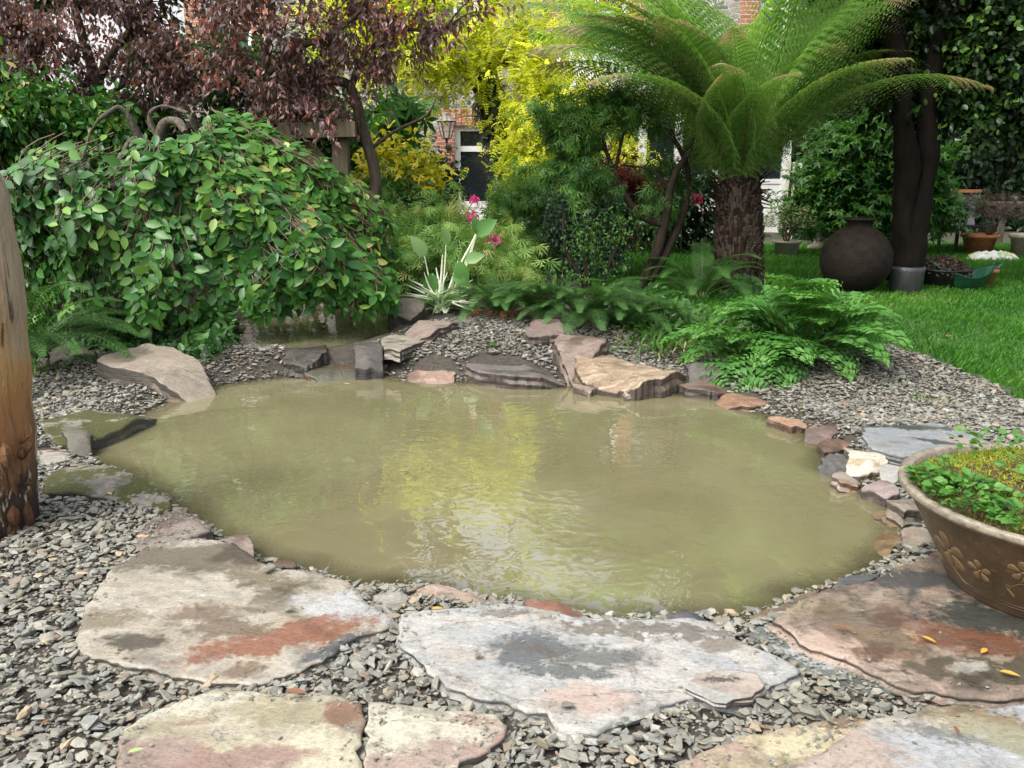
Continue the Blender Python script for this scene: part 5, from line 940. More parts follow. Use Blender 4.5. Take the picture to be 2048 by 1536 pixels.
# --- generic leafy bush
def bush(name, label, cat, px, py, Y, rx, rz, n, mat, T, size, seed, zc=None, ry=None, group=None, stems=7, bark=None, **kw):
    """px,py centre of the crown in the photo at distance Y; rx, rz radii in photo pixels"""
    c = aty(px, py, Y); sx, sz = rx*Y/F, rz*Y/F; base = np.array([c[0], Y, .14]); rng = np.random.default_rng(seed)
    L = []
    for k in range(stems):
        a = k*2*pi/stems + seed; e = c + [sx*.6*cos(a), sx*.5*sin(a), sz*rng.uniform(-.1, .5)]; L.append((spline([base + [.04*cos(a), .04*sin(a), 0], (base+e)/2 + rng.normal(0, .05, 3), e], 8), np.linspace(.022, .006, 8)*kw.get('thick', 1)))
    kw.pop('thick', None)
    nb = max(4, n//16); bl = []
    for k in range(nb):
        d = nrm(rng.normal(size=3)); d[1] = -abs(d[1])*.9 if rng.random() < .75 else d[1]; d[2] = d[2] if d[2] > -.6 else -d[2]
        q = c + d*np.array([sx, ry or sx*.8, sz])*rng.uniform(.55, .85); q[2] = max(q[2], .25); bl.append((q, np.array([sx, sx*.8, sz])*rng.uniform(.25, .4), n//nb))
    return tree(name, label, cat, base, L, bl, mat, T, size, seed=seed, lname='foliage', tname='stems', group=group, bark=bark, **kw)
bush('green_bush', 'shady green bush of small leaves at the left edge behind the dome', 'bush', 80, 310, 8.0, 190, 130, 190, G_WIL, OV, .085, 41, per=14, att=(.45,.25))
bush('green_bush', 'bright green bush filling the gap under the purple tree above the dome', 'bush', 430, 210, 9.6, 230, 130, 200, G_GRN, OV, .085, 42, per=14, att=(.65,.25))
bush('fig_bush', 'large lobed leaved bush against the left edge under the corrugated roof', 'bush', -10, 230, 8.6, 120, 130, 70, G_BLU, T_palm(5, .5, 100, -.2), .17, 43, per=6, att=(.35,.25))
bush('green_bush', 'dense mid green bush behind the timber post', 'bush', 640, 330, 10.5, 130, 150, 150, G_GRN, OV, .085, 44, per=14, att=(.5,.25))
bush('palmate_shrub', 'glossy shrub with finger shaped leaves beside the crooked grey trunk', 'shrub', 780, 275, 10.8, 62, 60, 40, G_ACE, T_palm(7, .26, 130, -.3), .24, 45, per=6, att=(.6,.2))
bush('choisya_shrub', 'golden yellow topped shrub below the wall lantern', 'shrub', 790, 365, 10.0, 78, 42, 110, G_CHO, T_palm(3, .4, 50, -.1), .10, 46, per=12, att=(.66,.25))
bush('green_shrub', 'soft green leafy shrub under the golden yellow one', 'shrub', 800, 430, 9.6, 90, 50, 110, G_GRN, OV, .07, 47, per=14, att=(.75,.2))
bush('clipped_bay', 'round clipped dark green bush at the left jamb of the white door', 'bush', 872, 372, 13.5, 52, 55, 110, G_BLU, DI, .08, 48, per=16, att=(.35,.2), stems=3)
bush('feathery_maple', 'low mound of olive green thread leaved maple left of the door', 'shrub', 845, 505, 8.2, 115, 72, 150, G_FEA, T_thread(6, .13), .13, 49, per=9, droop=1.1, up=.5, att=(.55,.2), ry=.7)
bush('feathery_maple', 'mound of fresh green thread leaved maple right of the door', 'shrub', 1065, 455, 9.6, 80, 72, 140, G_FEA, T_thread(6, .13), .14, 50, per=9, droop=1.1, up=.5, att=(.30,.18))
bush('feathery_maple', 'small yellowish mound of thread leaved maple around the dark pink flower', 'shrub', 975, 530, 7.9, 75, 48, 80, G_FEA, T_thread(6, .13), .12, 51, per=9, droop=1.1, up=.5, att=(.60,.2), ry=.5)
bush('grey_shrub', 'grey green small leaved shrub left of the leaning dark stems', 'shrub', 1180, 470, 9.0, 90, 95, 130, G_BLU, DI, .055, 52, per=16, att=(.4,.25))
bush('green_bush', 'dark evergreen bush in the shade behind the leaning stems', 'bush', 1330, 420, 11.5, 130, 90, 120, DARKLEAF, OV, .08, 53, per=14, att=(.5,.3))
bush('yellow_shrub', 'yellow green shrub seen low through the dark stems', 'shrub', 1250, 480, 12.0, 80, 60, 70, G_YEL, DI, .09, 54, per=12, att=(.25,.25))
bush('red_maple', 'small red leaved maple glimpsed under the dark green one', 'shrub', 1225, 392, 9.4, 65, 38, 44, G_RED, PALM, .075, 55, per=10, att=(.5,.3))

# --- dark green maple with leaning stems, centre right
base = gp(1280, 625); Y = 7.9; base[1] = Y
LD = [limb(q) for q in ([(1272,628,Y,.055),(1290,560,Y,.05),(1318,490,Y,.045),(1335,420,Y,.04),(1345,360,Y,.035),(1380,300,Y,.022),(1400,250,Y,.012)], [(1300,560,Y,.045),(1335,500,Y+.05,.04),(1368,420,Y+.1,.035),(1375,340,Y+.1,.025),(1340,260,Y,.015)],
  [(1325,450,Y,.035),(1280,430,Y,.03),(1245,380,Y,.025),(1215,310,Y,.018),(1200,240,Y,.01)], [(1245,385,Y,.02),(1180,350,Y,.014),(1130,330,Y,.008)], [(1230,340,Y,.018),(1250,260,Y,.012),(1280,210,Y,.008)], [(1345,380,Y,.02),(1300,340,Y,.012),(1240,330,Y,.008)])]
tree('dark_maple', 'dark fine leaved maple with leaning stems left of the tree fern', 'tree', base, LD,
  [PB(1150,220,7.9,80,28), PB(1125,300,7.9,75,22), PB(1215,250,7.9,65,16), PB(1260,200,8.0,70,16), PB(1300,310,8.0,60,10), PB(1190,360,7.9,55,16), PB(1330,370,8.1,50,10), PB(1370,240,8.2,70,12), PB(1100,240,7.9,50,12)],
  G_DAC, T_thread(5, .13), .105, seed=61, gap=-.02, droop=.5, up=.9, per=9, spread=.10, att=(.5,.25), bark=bark_mat('dark wet bark', (.018,.014,.010), (.055,.042,.03), 26))
# dead looking twiggy shrub in front
base = gp(1170, 620); Y = 7.7; base[1] = Y; DBK = bark_mat('black twigs', (.012,.010,.008), (.04,.032,.025), 30)
tree('bare_shrub', 'dark twiggy shrub with a curved stem above the pointed brown rock', 'shrub', base, [limb(q) for q in ([(1178,620,Y,.03),(1165,560,Y,.026),(1140,520,Y,.022),(1128,470,Y,.018),(1128,425,Y,.01)], [(1180,620,Y,.03),(1175,540,Y,.03),(1170,480,Y,.025),(1180,450,Y,.01)], [(1190,620,Y,.02),(1215,540,Y,.016),(1240,480,Y,.012),(1260,440,Y,.006)])],
  [PB(1170,480,Y,45,26), PB(1230,470,Y,45,16), PB(1140,540,Y,45,14), PB(1200,540,Y,60,16)], G_DAC, DI, .035, seed=62, per=4, sub=4, spread=.08, ttw=.009, bark=DBK)

# --- green maple behind the urn, twin trunk tree with its metal sleeve, hedge trees on the right
base = gp(1720, 510); base[1] = 11.2; Y = 11.2
tree('green_maple', 'bright green palmate maple spreading behind the ribbed urn', 'tree', base, [limb(q) for q in ([(1740,520,Y,.07),(1735,440,Y,.06),(1720,380,Y,.05),(1700,320,Y,.03)], [(1738,450,Y,.05),(1790,380,Y,.04),(1840,320,Y,.02)], [(1735,440,Y,.04),(1660,400,Y,.025),(1610,410,Y,.01)], [(1790,380,Y,.03),(1870,390,Y,.02),(1890,420,Y,.01)])],
  [PB(1700,330,Y,75,46), PB(1760,320,Y,80,50), PB(1650,390,Y,60,38), PB(1720,400,Y,75,50), PB(1800,350,Y,70,36), PB(1860,340,Y,60,28), PB(1870,410,Y,45,22), PB(1610,420,Y,40,16), PB(1780,420,Y,60,24)], G_ACE, PALM, .105, seed=63, per=11, up=1.6, droop=.25, spread=.12, att=(.55,.22))
base = gp(1806, 582); Y = base[1]; TWB = bark_mat('twin trunk bark', (.005,.004,.003), (.015,.011,.008), 20)
R = root('twin_trunk_tree', 'dark twin trunked tree on the lawn rising from a grey metal collar', 'tree', base)
mb = MB()
for q in ([(1806,560,Y,.16),(1812,520,Y,.165),(1816,470,Y,.14)], [(1800,560,Y,.11),(1805,480,Y,.11),(1810,400,Y,.10),(1814,330,Y,.095),(1805,250,Y,.09),(1795,120,Y,.10),(1770,-60,Y,.08),(1740,-260,Y,.06)], [(1818,560,Y,.10),(1828,470,Y,.10),(1846,390,Y,.09),(1858,300,Y,.085),(1856,200,Y,.085),(1880,60,Y,.09),(1920,-120,Y,.07),(1960,-300,Y,.04)]):
    P, r = limb(q, 30); tube(mb, P, r, 20, noise=.03, seed=7)
nodesT = [limb(q)[0] for q in ([(1812,330,Y,.15),(1790,120,Y,.1),(1760,-60,Y,.1),(1740,-260,Y,.1)], [(1852,200,Y,.1),(1920,-120,Y,.1),(1960,-300,Y,.04)])]
cl = MB(); crown(np.random.default_rng(64), mb, cl, np.vstack(nodesT), [PB(1845,190,8.3,60,30), PB(1800,110,8.4,70,26), PB(1830,40,8.4,90,40), PB(1800,-80,8.6,110,40), PB(1885,150,8.5,60,26), PB(1760,-330,Y,240,60), PB(1960,-300,Y,260,70), PB(2150,-200,Y,260,60), PB(1640,-430,Y,180,40), PB(1640,-620,Y,160,40), PB(1750,-650,Y,300,90), PB(2050,-600,Y,300,70), PB(1600,-250,Y,130,40), PB(1700,-950,Y,300,70)], OV, .10, per=16, spread=.16, att=(.3,.2)); mb.build('trunk', TWB, R, base); cl.build('crown', G_HED, R, base)
mb = MB(); lathe(mb, [(.145, 0), (.15, .005), (.148, .20), (.152, .22), (.15, .26), (.135, .26), (.13, .2)], base + [-.01, -.06, -.02], 28, wob=.004); n = NT('weathered zinc'); f = n.noise(n.coord(), 18, 5, .7); g = n.noise(n.mapping(n.coord(), (3, 3, .4)), 6, 4)
mb.build('metal_collar', n.end(n.princ(n.mix(n.rng(g, .4, .65), n.ramp(f, [(.3, (.04,.045,.05)), (.7, (.09,.10,.11))]), (.06,.055,.05)), .5, None, Metallic=.4)), R, base)
# clipped tree right: leaves lie over a rounded face, dark within
base = np.array([4.7, 8.6, .14]); R = root('clipped_evergreen', 'tall clipped evergreen tree with small bright leaves at the top right corner', 'tree', base); rng = np.random.default_rng(66)
mb = MB(); Y = 8.6
for q in ([(2140,560,Y,.16),(2130,380,Y,.15),(2120,200,Y,.13),(2100,0,Y,.10)], [(2125,260,Y,.09),(2040,160,Y,.06),(1950,80,Y,.03)], [(2125,230,Y,.09),(2200,100,Y,.06)]): P, r = limb(q); tube(mb, P, r, 10, noise=.01)
cl = MB(); cc = aty(2075, 30, 8.3)
bl = [PB(1950,60,8.0,110,60), PB(2040,60,7.8,130,70), PB(1900,20,8.2,80,44), PB(1860,60,8.3,60,30), PB(1870,150,8.3,60,34), PB(1920,150,8.0,70,34), PB(1850,-40,8.3,90,30), PB(2000,190,7.8,70,40), PB(2070,200,7.8,90,36), PB(2150,100,8.0,150,50), PB(1960,-90,8.1,150,44), PB(2120,-100,8.1,170,44), PB(1950,-260,8.1,180,36), PB(2150,-280,8.1,180,30)]
crown(rng, mb, cl, np.vstack([limb(q)[0] for q in ([(2125,300,Y,.09),(2110,0,Y,.1)], [(2125,260,Y,.09),(1950,80,Y,.03)])]), bl, T_oval(.7), .062, per=22, spread=.10, sub=4, att=(.5,.24), up=.3, droop=.3)
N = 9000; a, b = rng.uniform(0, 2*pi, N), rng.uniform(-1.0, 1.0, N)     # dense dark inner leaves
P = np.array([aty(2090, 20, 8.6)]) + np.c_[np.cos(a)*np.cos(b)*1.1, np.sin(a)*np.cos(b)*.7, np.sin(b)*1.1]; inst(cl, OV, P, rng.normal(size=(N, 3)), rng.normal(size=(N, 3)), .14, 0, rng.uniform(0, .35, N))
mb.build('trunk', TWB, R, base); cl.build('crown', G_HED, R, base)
def hedge(name, label, cat, x0, x1, Y, D, z0, z1, N, mat, T, size, seed, att=.4, group=None):
    rng = np.random.default_rng(seed); base = np.array([(x0+x1)/2, Y, .12]); R = root(name, label, cat, base, group); cl = MB(); x = rng.uniform(x0, x1, N); z = rng.uniform(z0, z1, N)
    bump = .35*fn(np.c_[x, z], .9, seed, 3); top = z1 + .5*fn(np.c_[x, x*0], .8, seed+1, 3); k = z < top
    y = Y + bump + rng.exponential(.12, N) - .1; back = rng.random(N) < .25; y = np.where(back, Y + D*rng.random(N), y)
    P = np.c_[x, y, z][k]; n_ = len(P); inst(cl, T, P, rng.normal(size=(n_, 3)) + [0, -.2, -.5], rng.normal(size=(n_, 3))*.6 + [0, -.7, .5], size*rng.uniform(.6, 1.2, n_), 0, np.clip(att + .25*fn(P, 1.6, seed, 3) + rng.normal(0, .2, n_), 0, 1))
    tr = MB()
    for q in np.arange(x0+.4, x1, 1.1): tube(tr, spline([(q, Y+D*.5, .05), (q + .1, Y+D*.5, z1*.5), (q - .1, Y+D*.5, z1*.92)], 8), np.linspace(.09, .02, 8), 7)
    tr.build('stems', TWB, R, base); cl.build('foliage', mat, R, base)
hedge('tall_hedge', 'tall dark evergreen hedge closing the garden behind the lawn at the right', 'hedge', X_(1585, 15.5), 14.5, 15.2, 1.4, .2, 5.6, 26000, DARKLEAF, OV, .16, 71, .35)
hedge('ivy_hedge', 'dark ivy covered hedge between the white seat frame and the urn', 'hedge', X_(1600, 13.5), X_(1760, 13.5), 13.4, .8, .2, 2.6, 5000, G_GRN, OV, .10, 72, .3)
hedge('boundary_hedge', 'loose green boundary hedge rising behind the far left shrubs', 'hedge', -12, X_(300, 12), 11.9, 1.0, .2, 2.3, 9000, G_ACE, OV, .12, 73, .6)
# ---------------------------------------------------------------- ferns
def frond_mesh(L, npin, pinL, e0, e1, npl=14, wid=.10, lift=0.0, mat_w=.5, seed=0, bip=True, fwd=1.05, jit=.08, stalk=.12, droopp=.35, rach=.008, plw=.34):
    """frond in local space: starts at the origin heading +X, arching from elevation e0 to e1 (radians)"""
    rng = np.random.default_rng(seed); n = 26; el = np.interp(np.linspace(0, 1, n), [0, .35, .7, 1], [e0, e0 + (e1-e0)*.25, e0 + (e1-e0)*.65, e1])
    st = np.c_[np.cos(el), np.zeros(n), np.sin(el)]*L/(n-1); P = np.vstack([[0, 0, 0], np.cumsum(st, 0)[:-1]]); P[:, 1] += .04*L*np.sin(np.linspace(0, 2.2, n))*rng.uniform(-1, 1)
    mb = MB(); tube(mb, P, np.linspace(rach, rach*.2, n), 5, 1, .3, cap=False)
    T = nrm(np.gradient(P, axis=0)); side = np.array([0, 1., 0]); N = nrm(np.cross(T, side)); N *= -1 if N[3, 2] > 0 and False else 1
    N = np.where(N[:, 2:3] < 0, -N, N)
    pl = T_dia(plw, .04, .12); B = []; X = []; NN = []; S = []; A = []
    for k in range(npin):
        u = stalk + (1 - stalk)*(k/(npin-1))**.95; i = min(int(u*(n-1)), n-2); f = u*(n-1) - i; p = P[i] + (P[i+1]-P[i])*f; t, nn = T[i], N[i]
        env = np.sin(pi*min(1, (u - stalk)/(1-stalk)*.80 + .16))**.8 if u < .97 else .2; l = pinL*max(.06, env)*rng.uniform(.92, 1.06)
        for s in (-1, 1):
            d = nrm(side*s*sin(fwd) + t*cos(fwd) + nn*(.12 + lift)); m = npl if bip else 1; q = p.copy(); dd_ = d.copy(); a0 = rng.normal(.5, .12) + .35*(u > .85)
            if bip:
                stp = l/m; w0 = stp*1.9
                for j in range(m):
                    v = (j+.5)/m; q = q + dd_*stp; dd_ = nrm(dd_ - np.array([0, 0, droopp])/m*1.3 + t*.1/m); sl = nrm(np.cross(nn, dd_)); wl = wid*(1 - v**2.2)*(.55 + .45*env)
                    for s2 in (-1, 1): B.append(q - dd_*stp*.3); X.append(sl*s2 + dd_*.35); NN.append(nn + rng.normal(0, jit, 3)); S.append(max(wl, .008)*rng.uniform(1-jit, 1+jit)); A.append(a0 + .25*v + rng.normal(0, .05))
            else: B.append(p); X.append(d - np.array([0, 0, droopp*.5])); NN.append(nn); S.append(l); A.append(a0)
    inst(mb, pl, np.array(B), np.array(X), np.array(NN), np.array(S), 0, np.clip(A, 0, 1)); return mb
STALK_B = plain('brown frond stalk', (.10, .065, .03), .6); STALK_G = plain('green frond stalk', (.10, .16, .04), .5)
def place(src, parent, loc, az, tilt=0, sc_=1, first=False, roll=0):
    o = src if first else src.copy()
    if not first: COL.objects.link(o)
    o.parent = parent; pl_ = np.asarray(parent['_loc']); o.location = np.asarray(loc) - pl_; o.rotation_euler = (roll, -tilt, az); o.scale = (sc_,)*3; return o
fb = aty(1472, 632, 7.9); fb[2] = .15; top = aty(1478, 372, 7.9)
TF = root('tree_fern', 'big tree fern with a thick fibrous brown trunk and arching fronds right of centre', 'tree fern', fb)
rng = np.random.default_rng(77); mb = MB(); zs2 = np.linspace(0, 1, 40); cx = np.array([fb + (top - fb)*u for u in zs2]); rr = np.interp(zs2, [0, .15, .55, .8, .95, 1], [.235, .20, .19, .165, .155, .10])
tube(mb, cx, rr, 28, noise=.02, seed=5); N = 1500
for k in range(N):
    u = rng.random(); a = rng.uniform(0, 6.283); c = fb + (top-fb)*u; r = np.interp(u, zs2, rr); o = np.array([cos(a), sin(a), 0]); p = c + o*(r - .01); bar(mb, p, p + o*rng.uniform(.015, .045) + [0, 0, rng.uniform(.07, .13)], rng.uniform(.016, .03), .012, 1 if rng.random() < .55 else 0, up=o)
mb.build('trunk', [bark_mat('tree fern fibre', (.016, .010, .007), (.06, .04, .028), 40, .3), plain('old frond stubs', (.062, .044, .030), .8, .35, scale=25)], TF, fb)
mb = MB()
for k in range(240):   # dark hairs and furled bases in the crown
    a = rng.uniform(0, 6.28); o = np.array([cos(a), sin(a), 0]); p = top + o*rng.uniform(.02, .14) - [0, 0, rng.uniform(.0, .28)]; q = p + o*rng.uniform(.05, .22) + [0, 0, rng.uniform(-.06, .22)]; tube(mb, [p, (p+q)/2 + [0, 0, .02], q], [.012, .007, .003], 4, cap=False)
mb.build('crown_heart', bark_mat('dark fern hair', (.010,.007,.005), (.045,.028,.018), 40), TF, top)
def variants(name, mats, cfgs): 
    out = []
    for c in cfgs: o = frond_mesh(**c).build(name, mats); out.append(o)
    return out
old = variants('frond', [G_TFO, STALK_B], [dict(L=2.35, npin=30, pinL=.56, e0=radians(64), e1=radians(-12), npl=15, wid=.072, droopp=1.3, lift=.15, seed=1), dict(L=2.35, npin=30, pinL=.56, e0=radians(54), e1=radians(-30), npl=15, wid=.072, droopp=1.3, lift=.15, seed=2), dict(L=2.1, npin=28, pinL=.52, e0=radians(68), e1=radians(-10), npl=14, wid=.070, droopp=1.2, lift=.15, seed=3)])
new = variants('frond', [G_TFB, STALK_G], [dict(L=2.5, npin=32, pinL=.56, e0=radians(80), e1=radians(8), npl=16, wid=.075, droopp=.8, seed=4), dict(L=2.6, npin=32, pinL=.58, e0=radians(72), e1=radians(-8), npl=16, wid=.075, droopp=.8, seed=5)])
used = set()
def put(v, az, tilt, s, label=None):
    o = place(v, TF, top + np.array([.08*cos(az), .08*sin(az), -.06]), az, tilt, s, first=id(v) not in used, roll=radians((len(used) + az*57.3*1.7) % 50 - 25)); used.add(id(v)); return o
for (v, az, tilt, s) in ((0,178,0,1.0),(1,186,10,1.02),(0,200,-4,.95),(2,165,6,1.05),(1,215,4,.9),(2,236,2,.8),(0,262,12,.62),(2,285,4,.72),(0,310,0,.8),(1,335,2,.95),(0,352,-6,1.0),(1,8,6,1.08),(0,22,-2,1.0),(2,345,14,1.05),(1,170,-6,.85),(0,150,8,1.0),(2,128,4,1.0),(1,40,6,1.0),(2,60,0,1.0),(2,195,16,.95),(0,172,16,.9),(2,205,20,.85),(0,10,18,.9),(1,355,20,.85),(2,330,20,.85),(0,225,18,.8),(2,300,16,.75),(0,250,22,.7),(1,190,24,.95),(0,160,26,.95),(1,176,18,1.02),(0,184,12,1.05),(2,166,20,1.0)):
    put(old[v], radians(az), radians(tilt+5), s*.98)
for (v, az, tilt, s) in ((0,180,4,.95),(1,160,8,1.0),(0,135,6,1.0),(1,110,6,1.0),(0,90,4,1.0),(1,70,4,1.05),(0,50,4,1.05),(1,30,4,1.1),(0,15,0,1.1),(1,0,8,1.05),(0,345,6,.95),(1,100,14,1.0),(1,20,14,1.1),(1,190,12,1.05),(1,172,2,1.0),(0,150,-6,1.1),(0,60,-8,1.1),(1,45,-4,1.15),(1,8,0,1.1),(0,120,-4,1.1),(1,270,30,.95),(0,230,20,.9),(0,310,20,.9)):
    put(new[v], radians(az), radians(tilt), s)
# --- shuttlecock ferns
def fern(name, label, px, py, n, L, vs, seed, az0=0, az1=360, z=None, Y=None, cat='fern', mats=None, tl=(-8, 14), group=None):
    b = gp(px, py) if Y is None else np.r_[aty(px, py, Y)[:2], .16]; R = root(name, label, cat, b, group); g = np.random.default_rng(seed); us = set()
    for k in range(n):
        i = k % len(vs); v = vs[i]; az = radians(az0 + (az1-az0)*(k + g.uniform(-.3, .3))/n); o = place(v, R, b + [.03*cos(az), .03*sin(az), .02], az, radians(g.uniform(*tl)), L*g.uniform(.75, 1.1))
    return R
fv = variants('frond', [G_FRN, STALK_G], [dict(L=1.0, npin=26, pinL=.17, e0=radians(65), e1=radians(-30), npl=9, wid=.034, seed=11, rach=.005, plw=.42), dict(L=1.0, npin=26, pinL=.19, e0=radians(48), e1=radians(-42), npl=9, wid=.036, seed=12, rach=.005, plw=.42)])
RC = root('shuttlecock_fern', 'dense green fern with rusty dead fronds at its foot on the gravel mound', 'fern', gp(1005, 638))
def fern_into(R, vs, n, L, seed, az0=0, az1=360, tl=(-8, 14)):
    g = np.random.default_rng(seed); b = np.asarray(R['_loc'])
    for k in range(n):
        v = vs[k % len(vs)]; az = radians(az0 + (az1-az0)*(k + g.uniform(-.3, .3))/n); o = place(v, R, b + [.03*cos(az), .03*sin(az), .02], az, radians(g.uniform(*tl)), L*g.uniform(.75, 1.1), first=v.parent is None)
fern_into(RC, fv, 26, .54, 1); b = np.asarray(RC['_loc'])
mb = MB(); g = np.random.default_rng(4)
for k in range(34): a = g.uniform(-pi, 0); p = b + [.1*cos(a), .1*sin(a), .05]; q = b + [.30*cos(a), .22*sin(a), .02]; tube(mb, spline([p, (p+q)/2 + [0, 0, .05], q], 6), [.004, .004, .003, .003, .002, .001], 4)
mb.build('dead_fronds', plain('rust brown dead fronds', (.22, .075, .03), .8), RC, b)
for (lab, px, py, n, L, sd, a0, a1) in (('lower fern spreading right over the square reddish block', 1090, 640, 20, .55, 2, 160, 380), ('dark fern arching behind the pointed brown rock', 1170, 650, 22, .62, 3, 150, 400), ('fern filling the shade at the foot of the leaning dark stems', 1255, 655, 18, .5, 4, 0, 360),
    ('bright fern fronds between the peeled log and the weeping dome', 55, 740, 13, .95, 5, -70, 60), ('fern half hidden behind the fern trunk on its left', 1400, 600, 16, .75, 6, 0, 360), ('small dark fern left of the white stemmed plant', 810, 590, 12, .4, 7, 0, 360), ('upright fern at the left foot of the tree fern', 1395, 660, 12, .38, 8, 0, 360)):
    Rn = root('shuttlecock_fern', lab, 'fern', gp(px, py), 'ferns planted round the pond')
    fern_into(Rn, fv, n, L, sd, a0, a1, (-8, 14))
RC['group'] = 'ferns planted round the pond'
# --- royal fern (pinnate shrub) on the right bank
rv = variants('frond', [G_ROY, plain('red brown stalk', (.16, .08, .04), .5)], [dict(L=1.0, npin=8, pinL=.34, e0=radians(72), e1=radians(-25), npl=5, wid=.135, jit=.35, seed=21, rach=.005, plw=.46, stalk=.22, fwd=.95, droopp=.3), dict(L=1.0, npin=8, pinL=.34, e0=radians(52), e1=radians(-48), npl=5, wid=.135, jit=.35, seed=22, rach=.005, plw=.46, stalk=.2, fwd=.95, droopp=.35)])
RR_ = root('royal_fern', 'fresh green plant of round paired leaflets spilling over the right bank', 'fern', gp(1600, 730))
fern_into(RR_, rv, 38, .68, 9, -180, 180, (-16, 40))
R2 = root('royal_fern', 'lower spray of round paired leaflets hanging toward the water at the orange streaked stone', 'fern', gp(1490, 735)); fern_into(R2, rv, 16, .55, 10, -200, 20, (-22, 6))
# --- arum with white stems and pink flowers
ab = gp(880, 625); R = root('arum_plant', 'upright plant with white stalks and folded pale green leaves above the flat reddish stone', 'plant', ab); rng = np.random.default_rng(12); Y = ab[1]
WST = plain('white leaf stalk', (.74, .78, .58), .45); ARL = leaf_mat('arum leaf', [(.05,.16,.04), (.12,.28,.07), (.35,.48,.22)], .4, .4)
mb = MB(); ml = MB()
for (px, py, w_) in ((848,545,.012),(858,580,.012),(868,560,.014),(885,510,.016),(895,545,.014),(915,550,.014),(930,575,.014),(905,590,.012),(925,560,.012),(942,572,.012),(880,585,.014),(860,600,.01),(850,610,.01),(935,590,.01),(945,560,.014),(838,590,.012),(920,535,.012),(900,570,.016),(872,535,.015)):
    w_ *= .8
    t = aty(px, py, Y + rng.uniform(-.1, .1)); tube(mb, spline([ab + [rng.uniform(-.06, .06), rng.uniform(-.05, .05), 0], (ab + t)/2 + [rng.uniform(-.02, .02), 0, .03], t], 8), [w_, w_, w_*.95, w_*.9, w_*.8, w_*.7, w_*.5, w_*.3], 6)
for (px, py, s, dx, dz, nx_) in ((850,515,.16,-.4,.9,.5),(866,545,.16,-.2,-1,.4),(915,520,.17,.3,-.9,-.4),(950,470,.17,.5,.4,.1),(955,468,.12,-.1,1,.7),(892,490,.11,.1,1,.6),(905,545,.14,.7,-.5,0),(930,520,.13,.6,.2,.3)):
    q_ = aty(px, py, Y); tube(mb, spline([ab, (ab + q_)/2 + [(q_[0]-ab[0])*.15, 0, .02], q_ + nrm([dx, -.3, dz])*.01], 9), [.009,.009,.008,.008,.007,.006,.005,.004,.003], 5)
    inst(ml, T_oval(.62, .09, .3), aty(px, py, Y)[None], np.array([[dx, -.3, dz]]), np.array([[nx_, -1., .35]]), s*1.25, 0, rng.uniform(.3, .9), True)
t = aty(952, 470, Y); tube(mb, spline([ab, aty(905, 560, Y), t], 12), .009, 6)
for k in range(40): a = rng.uniform(0, 6.28); e = ab + [.22*cos(a), .15*sin(a), rng.uniform(.05, .3)]; inst(ml, T_dia(.09, .05, .4), ab[None] + [0, 0, .02], (e - ab)[None], np.array([[0, -.3, 1.]]), rng.uniform(.2, .42), 0, rng.random())
for k in range(46):
    a = rng.uniform(0, 6.28); e = ab + [.24*cos(a), .16*sin(a), rng.uniform(.03, .34)]; inst(mb, T_dia(.085, .05, .3), ab[None] + rng.normal(0, .02, 3) + [0, 0, .02], (e - ab)[None], np.array([[0, -.3, 1.]]), rng.uniform(.18, .36), 0, .5)
mb.build('stalks', WST, R, ab); ml.build('leaves', ARL, R, ab)
PK = leaf_mat('magenta petal', [(.45,.02,.16), (.62,.05,.25), (.70,.14,.36)], .5, .4)
for (px, py, Yf, s, lab) in ((990, 480, 6.9, .045, 'dark pink flower on a thin stem in front of the yellowish feathery mound'), (948, 397, 7.4, .04, 'pink flower showing against the bottom of the white door'), (944, 432, 7.4, .045, 'pink flower below the white door panel on an arching stem'), (716, 416, 6.6, .02, 'tiny pink flower at the right shoulder of the weeping dome'), (1395, 400, 9.4, .06, 'crimson flower cluster left of the fern trunk')):
    c = aty(px, py, Yf); g0 = np.r_[c[0] - .12, Yf + .1, .2]; R = root('pink_flower', lab, 'flower', g0, 'pink flowers'); mb = MB(); tube(mb, spline([g0, (g0+c)/2 + [-.08, 0, .1], c], 12), .004, 5); mb.build('stem', STALK_G, R, g0)
    g = np.random.default_rng(int(px)); mb = MB(); N = 26; inst(mb, T_oval(.5), c + g.normal(0, s*.45, (N, 3)), g.normal(size=(N, 3)) + [0, -.3, -.3], g.normal(size=(N, 3)), s, 0, g.random(N)); mb.build('petals', PK, R, c)
# --- trailing ivy on the fern trunk foot
R = root('ivy_plant', 'young ivy with pale leaves climbing the foot of the tree fern trunk', 'ivy', fb + [0, -.27, 0]); mb = MB(); ms = MB()
for k in range(9):
    p = fb + [rng.uniform(-.15, .35), -.28 + rng.uniform(-.1, .05), .02]; q = aty(rng.uniform(1430, 1530), rng.uniform(550, 620), fb[1]-.32); S = spline([p, (p+q)/2 + rng.normal(0, .05, 3), q], 10); tube(ms, S, .003, 4)
    N = 16; i = rng.integers(1, 10, N); inst(mb, T_palm(3, .75, 80, -.1), S[i] + rng.normal(0, .02, (N, 3)), rng.normal(size=(N, 3))*[1, .5, .5] + [0, -.3, -.5], rng.normal(size=(N, 3))*.3 + [0, -1, .5], rng.uniform(.04, .085, N), 0, rng.random(N))
ms.build('stem', STALK_G, R, fb + [0, -.27, 0]); mb.build('leaves', G_ACE, R, fb + [0, -.27, 0])
